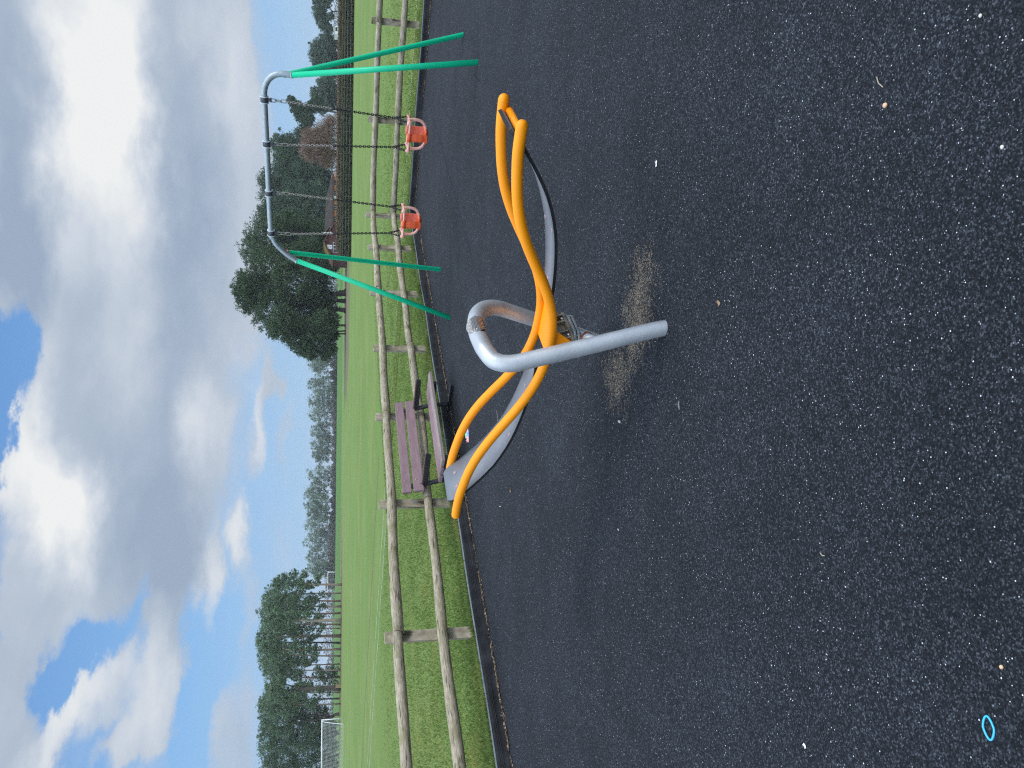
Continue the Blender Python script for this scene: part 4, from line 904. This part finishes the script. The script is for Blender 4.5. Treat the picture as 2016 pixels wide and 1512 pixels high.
# far row of airy trees
fr = [(703, 602, 16, 'airy tree at the right end of the far row, half behind the conifer'), (721, 606, 13, 'small airy tree next to the conifer in the far row'), (757, 600, 17, 'second distinct airy tree in from the conifer in the far row'), (787, 603, 17, 'broad airy tree in the far row above the right end of the bench'), (815, 602, 19, 'broad airy tree in the far row straight above the bench'), (850, 608, 14, 'low airy tree in the far row with sky under it'), (875, 608, 16, 'airy tree with leafless lower stems in the middle of the far row'), (896, 611, 12, 'thin airy tree left of the middle of the far row'), (936, 603, 18, 'round isolated looking airy tree in the far row'), (968, 598, 15, 'narrow airy tree left of the round one in the far row'), (992, 597, 17, 'tall airy tree in the far row above the left fence post'), (1012, 600, 15, 'slim airy tree in the left half of the far row'), (1037, 595, 18, 'big airy tree in the far row right of the distant goal'), (1064, 596, 18, 'full airy tree next to the distant goal in the far row'), (1098, 597, 18, 'thin crowned airy tree behind the distant goal'), (1120, 602, 14, 'last airy tree of the far row, half behind the pines')]
for k, (y, top, r, lab) in enumerate(fr):
    Y = 352+random.uniform(-5, 8); r *= 1.12; bl = [(top+r*.8, y, r*.8), (top+r*1.5, y-r*.55, r*.75), (top+r*1.5, y+r*.55, r*.75), (top+r*2.2, y+random.uniform(-4, 4), r*.7), (top+r*2.4, y+r*.7, r*.45), (top+r*2.4, y-r*.7, r*.45)]
    blob_tree('airy_tree', lab, 'tree', Y, (None, y), bl, M['willow'], M['barkdark'], 2400, .72, 'row of airy trees across the far field', .2, [(y-3, .17, top+r), (y+4, .14, top+r*1.4)], clumps=7, shell=.3, droop=-.5)
# scrub along the foot of the far row
def cards_along(name, pts_, n, size, hgt, dep, m, label, cat, kind=None, parent=None):
    V = []; 
    for (a, c_, h0, h1) in pts_:
        a = Vector(a); c_ = Vector(c_); f = rng.random(n); h = h0+(h1-h0)*f; q = np.array(a)[None]*(1-f)[:, None]+np.array(c_)[None]*f[:, None]
        q[:, 1] += rng.uniform(-dep, dep, n); q[:, 2] = GZ + rng.random(n)*h*(.75+.35*np.sin(f*60)*np.sin(f*23)); V.append(card_verts(q, size, None, .5, -.3))
    o = mesh_np(name, np.concatenate(V), 4, m); return o
M['scrub'] = leaf_mat('far_scrub_foliage', (.12, .125, .105), (.20, .20, .16), trans=.2)
o = cards_along('scrub', [((-20, 352, 0), (14, 352, 0), 2.6, 4.2), ((-60, 352, 0), (-20, 352, 0), 2.6, 2.4), ((-92, 352, 0), (-60, 352, 0), 4.2, 3.6), ((-240, 356, 0), (-88, 356, 0), 7.5, 6.5), ((14, 356, 0), (200, 356, 0), 4, 4)], 7000, .8, 4, 2.5, M['scrub'], '', '')
tag(o, 'low brown scrub along the foot of the far row of trees', 'scrub', kind='stuff')

# ------------------------------------------------------------------ hedges, wire fence, sign, clubhouse
def hedge(name, label, A, B, h, wd, m, core, n, size, cat='hedge'):
    A, B = Vector(A), Vector(B); root = thing(name, label, cat, A); d = (B-A).normalized(); nn = Vector((-d.y, d.x, 0)); Ln = (B-A).length
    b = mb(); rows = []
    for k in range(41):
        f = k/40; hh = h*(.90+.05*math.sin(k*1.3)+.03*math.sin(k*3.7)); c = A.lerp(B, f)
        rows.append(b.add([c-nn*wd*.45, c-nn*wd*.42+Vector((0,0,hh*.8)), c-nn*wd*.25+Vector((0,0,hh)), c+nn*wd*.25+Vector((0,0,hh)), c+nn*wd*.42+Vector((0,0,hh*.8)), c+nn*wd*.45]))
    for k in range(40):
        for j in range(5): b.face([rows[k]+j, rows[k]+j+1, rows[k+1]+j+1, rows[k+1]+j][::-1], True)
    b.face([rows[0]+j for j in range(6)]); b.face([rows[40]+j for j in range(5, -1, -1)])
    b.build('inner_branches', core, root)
    f = rng.random(n); side = rng.random(n); q = np.array(A)[None] + np.outer(f*Ln, np.array(d)); ht = rng.random(n)**.8*h
    topm = side > .72; off = np.where(topm, rng.uniform(-.5, .5, n)*wd, -wd*.5+rng.normal(size=n)*.05); ht = np.where(topm, h*rng.uniform(.9, 1.06, n), ht)
    q += np.outer(off, np.array(nn)); q[:, 2] = GZ+ht
    mesh_np('foliage', card_verts(q, size, None, .55), 4, m, root, tuple(A)); return root
M['hedgem'] = leaf_mat('dark_hedge_leaves', (.040, .048, .024), (.115, .118, .060), (.24, .20, .12), trans=.1)
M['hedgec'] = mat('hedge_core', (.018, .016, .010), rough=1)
M['beech'] = leaf_mat('brown_hedge_leaves', (.090, .066, .042), (.20, .15, .095), trans=.1)
h0 = ground(691.5, 512, GZ); h1 = ground(698, 0, GZ); h1 = h0+(h1-h0)*1.5
hv = (h1-h0).normalized(); hn = Vector((-hv.y, hv.x, 0))
hedge('hedge', 'long low dark clipped hedge along the far side of the field', h0+hn*1.0, h1+hn*1.0, .98, 1.3, M['hedgem'], M['hedgec'], 70000, .13)
hedge('brown_hedge', 'taller brown leafless hedge running behind the dark clipped hedge', h0+hn*6.0+hv*1, h1+hn*6.0, 1.33, .9, M['beech'], M['hedgec'], 26000, .14)
wf = thing('wire_fence', 'thin pale wire fence in front of the dark hedge', 'fence', h0)
b = mb()
for z in (.28, .56, .80): b.tube([h0-hn*.15+Vector((0,0,z)), h1-hn*.15+Vector((0,0,z))], .006, 4)
b.build('wire', M['galv'], wf)
for k in range(19):
    b = mb(); p = h0.lerp(h1, k/18)-hn*.15; b.box(p+Vector((0,0,.42)), (.05, .05, .95)); b.build('post', M['barkdark'], wf)
sg_ = thing('notice_board', 'small white notice on a white post in front of the hedge', 'sign', Vector((ground(691, 469, GZ).x, ground(691, 469, GZ).y-.3, GZ)))
p = Vector(sg_.location); b = mb(); b.box(p+Vector((0, 0, .52)), (.045, .045, 1.04)); b.build('post', M['white'], sg_)
b = mb(); b.box(p+Vector((.37, -.03, .72)), (.50, .02, .48)); b.build('board', M['white'], sg_)
b = mb(); 
for k, (z, wv) in enumerate(((.84, .26), (.76, .34), (.69, .30), (.62, .34))): b.box(p+Vector((.37, -.0425, z)), (wv, .003, .018))
b.build('notice_text', M['galv'], sg_)
# clubhouse
CH = Vector((at(660, 440, 96).x, 96, GZ)); M['brick'] = mat('red_brick', (.50, .20, .10), (.60, .28, .16), rough=.85, scale=4); M['maroon'] = mat('maroon_boards', (.075, .030, .028), (.10, .042, .038), rough=.8, scale=3, stretch=(1, 1, 6)); M['roof'] = mat('grey_roof', (.036, .033, .031), (.062, .056, .050), spec=.05, rough=1, scale=1.5); M['lichen'] = mat('lichen_roof', (.15, .125, .03), (.06, .056, .035), spec=.05, rough=1, scale=.8, lo=.4, hi=.7); M['dglass'] = mat('dark_window', (.02, .024, .03), rough=.15); M['pinkwall'] = mat('pinkish_render', (.42, .27, .22), (.36, .24, .20), rough=.85, scale=3)
ch = thing('clubhouse', 'low red brick clubhouse with grey lichened roof behind the hedge', 'building', CH)
def gx(y): return at(660, y, 96).x
def gz(x, Y=96): return at(x, 420, Y).z
xe0, xe1 = gx(440), gx(348); eave = gz(653.5); ridge = gz(640.5)
b = mb(); b.box(((xe0+xe1)/2, 98.3, (GZ-.2+eave)/2), (xe1-xe0, 4.6, eave-GZ+.2)); b.build('wall', M['brick'], ch)
b = mb(); b.box((gx(341), 99, (GZ-.2+gz(656))/2), (gx(334)-gx(348), 4, gz(656)-GZ+.2)); b.build('side_wall', M['pinkwall'], ch)
b = mb(); i_ = b.add([(xe0-.1, 95.75, eave), (xe1+.25, 95.75, eave), (xe1+.25, 100.8, eave), (xe0-.1, 100.8, eave), (gx(385), 98.3, ridge), (gx(455), 98.3, ridge+.12), (xe0-.1, 95.75, eave-.18), (xe1+.25, 95.75, eave-.18), (xe1+.25, 100.8, eave-.18), (gx(470), 100.8, ridge)])
b.face([i_, i_+1, i_+4, i_+5], mi=0); b.face([i_+1, i_+2, i_+4]); b.face([i_+2, i_+9, i_+5, i_+4]); b.face([i_+6, i_+7, i_+1, i_], mi=2); b.face([i_+7, i_+8, i_+2, i_+1], mi=2); b.face([i_+6, i_+8, i_+7], mi=2)
b.build('roof', [M['roof'], M['lichen'], M['maroon']], ch)
gx0, gx1 = gx(516), gx(446); apex = Vector(((gx0+gx1)/2, 94.8, gz(637.5))); gy = 94.8
b = mb(); b.prism([Vector((gx0, gy, GZ-.2)), Vector((gx1, gy, GZ-.2)), Vector((gx1, gy, eave)), apex-Vector((0,0,.06)), Vector((gx0, gy, eave))], 5.6, axis=Vector((0,1,0))); b.build('gable_wall', M['maroon'], ch)
b = mb()
for sgn, xx in ((1, gx1), (-1, gx0)):
    i_ = b.add([(xx+.16*sgn, gy-.2, eave-.12), (apex.x, gy-.2, apex.z+.02), (apex.x, 100.5, apex.z+.02), (xx+.16*sgn, 100.5, eave-.12), (xx+.16*sgn, gy-.2, eave-.30), (apex.x, gy-.2, apex.z-.16)])
    b.face([i_, i_+3, i_+2, i_+1][::sgn], mi=1); b.face([i_+4, i_, i_+1, i_+5][::sgn], mi=2)
b.build('gable_roof', [M['roof'], M['lichen'], M['maroon']], ch)
def window(y0, y1, x0_, x1_, Yf, panes, m='dglass'):
    b = mb(); xa, xb = sorted((at(660, y0, Yf).x, at(660, y1, Yf).x)); za, zb = at(x1_, y0, Yf).z, at(x0_, y0, Yf).z; w_ = b
    b.box(((xa+xb)/2, Yf-.02, (za+zb)/2), (xb-xa, .04, zb-za)); wn_ = b.build('window', M['white'] if m == 'dglass' and panes > 1 else M[m], ch)
    for k in range(panes):
        b = mb(); ww = (xb-xa)/panes; b.box((xa+ww*(k+.5), Yf-.045, (za+zb)/2), (ww*.84, .012, (zb-za)*.88)); b.build('pane', M[m], wn_)
for y0, y1 in ((355, 365), (375, 386), (402, 415), (426, 438)): window(y0, y1, 657, 663, 96, 3)
window(477, 497, 656, 665, 94.8, 3)
b = mb(); b.box((gx(389.5), 95.95, gz(660)), (.48, .10, .58)); b.build('door', M['white'], ch)
b = mb(); xa = at(660, 487, 94.8).x; b.box((xa, 94.76, at(649, 487, 94.8).z), (.50, .06, .60)); b.build('wall_sign', M['white'], ch)
b = mb()
for k in range(4): b.box((xa, 94.72, at(649, 487, 94.8).z+.17-.11*k), (.32, .012, .04))
b.build('sign_text', M['galv'], ch)
fp = thing('flag_pole', 'slim white flagpole at the left end of the clubhouse', 'pole', Vector((at(660, 509, 92).x, 92, GZ))); p = Vector(fp.location)
b = mb(); b.tube([p, p+Vector((0, 0, at(628, 509, 92).z-GZ))], [.045, .025], 8); b.build('pole', M['white'], fp); b = mb(); b.ball(p+Vector((0, 0, at(628, 509, 92).z-GZ+.05)), .07); b.build('finial', M['white'], fp)
lp = thing('lamp_post', 'short white lamp on a bracket in front of the clubhouse gable', 'lamp', Vector((at(660, 459, 93.5).x, 93.5, GZ))); p = Vector(lp.location)
b = mb(); b.tube([p, p+Vector((0, 0, at(637, 459, 93.5).z-GZ))], .03, 8); b.build('pole', M['white'], lp); b = mb(); b.ball(p+Vector((.0, -.1, at(651.5, 459, 93.5).z-GZ)), .12); b.build('lamp', M['white'], lp)
cv = thing('white_cabin', 'small white cabin with one window seen over the hedge', 'cabin', Vector((at(660, 59, 120).x, 120, GZ))); p = Vector(cv.location); wv = abs(at(660, 51, 120).x-at(660, 67, 120).x); tz = at(658, 59, 120).z
b = mb(); b.box(p+Vector((0, 1, (tz-GZ)/2)), (wv, 2, tz-GZ)); b.build('body', M['white'], cv, bevel=.03); b = mb(); b.box(p+Vector((.15, -.02, tz-GZ-.30)), (wv*.45, .03, .26)); b.build('window', M['dglass'], cv); b = mb(); b.box(p+Vector((0, 1, tz-GZ+.035)), (wv+.1, 2.1, .06)); b.build('roof', M['rubberring'], cv)

# ------------------------------------------------------------------ football goals
def goal(label, A, wd, dep, h, dirx, r=.06, cell=.14, back=1.4, net=True):
    g = thing('football_goal', label, 'goal', A, 0, 'white football goals'); d = Vector(dirx).normalized(); n_ = Vector((-d.y, d.x, 0)); A = Vector(A)
    for k in (0, wd): b = mb(); b.tube([A+d*k-Vector((0,0,.05)), A+d*k+Vector((0,0,h))], r, 10); b.build('upright', M['white'], g)
    b = mb(); b.tube([A-d*r+Vector((0,0,h)), A+d*(wd+r)+Vector((0,0,h))], r, 10); b.build('crossbar', M['white'], g)
    for k in (0, wd):
        b = mb(); q = A+d*k; b.tube(smooth_path([q+Vector((0,0,h)), q+n_*.5+Vector((0,0,h-.15)), q+n_*(back*.75)+Vector((0,0,h*.55)), q+n_*back*1.15+Vector((0,0,.02))], 4), r*.45, 6); b.build('stanchion', M['white'], g)
    V = []; 
    def strand(p, q, t=.007*h/2.4*1.3):
        p, q = Vector(p), Vector(q); dd = (q-p).normalized(); a = dd.cross(Vector((.3, .9, .2))).normalized()*t; c = dd.cross(a).normalized()*t
        V.append([p-a, q-a, q+a, p+a]); V.append([p-c, q-c, q+c, p+c])
    top = lambda k: A+d*k+n_*.45+Vector((0,0,h-.12)); bot = lambda k: A+d*k+n_*(back*1.1)+Vector((0,0,.03)); m_ = int(wd/cell)
    for k in range(m_+1): strand(top(k*wd/m_), bot(k*wd/m_)); strand(A+d*(k*wd/m_)+Vector((0,0,h)), top(k*wd/m_))
    rows = int(h/cell)
    for k in range(rows+1): strand(top(0).lerp(bot(0), k/rows), top(wd).lerp(bot(wd), k/rows))
    for kk in (0, wd):
        for k in range(rows): strand(A+d*kk+Vector((0,0,h*(1-k/rows))), top(kk).lerp(bot(kk), k/rows))
    mesh_np('net', np.array([[tuple(v) for v in f] for f in V]), 4, M['net'], g, tuple(A)); return g
gp = ground(677, 1414, GZ); hgt = at(634, 1414, gp.y).z-GZ
goal('white football goal with a net close in front of the evergreens', gp, 7.3, 1.5, hgt, (-1, -.03, 0))
fgp = ground(661, 1125.5, GZ); fgp = Vector((fgp.x/fgp.y*300, 300, GZ))
goal('tiny distant white football goal right of the pine stand', fgp, 8.0, 2, at(645.5, 1126, 300).z-GZ, (-1, 0, 0), .10, .8)
ln = thing('litter_bin', 'small brown post bin among the trunks near the goal', 'bin', Vector((at(660, 1351, 112).x, 112, GZ))); p = Vector(ln.location)
b = mb(); b.box(p+Vector((0, 0, .38)), (.42, .4, .75)); b.build('body', M['leafo'], ln, bevel=.02); b = mb(); b.box(p+Vector((0, 0, .785)), (.48, .46, .05)); b.build('lid', M['bark'], ln)

# ------------------------------------------------------------------ thin damp air
HZ = float(0.00032)
hm = bpy.data.materials.new('damp_air'); hm.use_nodes = True; N_, L_ = nt(hm); N_.remove(N_['Principled BSDF'])
pv = N_.new('ShaderNodeVolumePrincipled'); pv.inputs['Color'].default_value = (.93, .96, 1, 1); pv.inputs['Density'].default_value = HZ; pv.inputs['Anisotropy'].default_value = .2
L_.new(pv.outputs[0], N_['Material Output'].inputs['Volume'])
b = mb(); b.box((0, 0, 9.5), (4400, 4400, 21)); o = b.build('haze', hm); tag(o, kind='stuff')
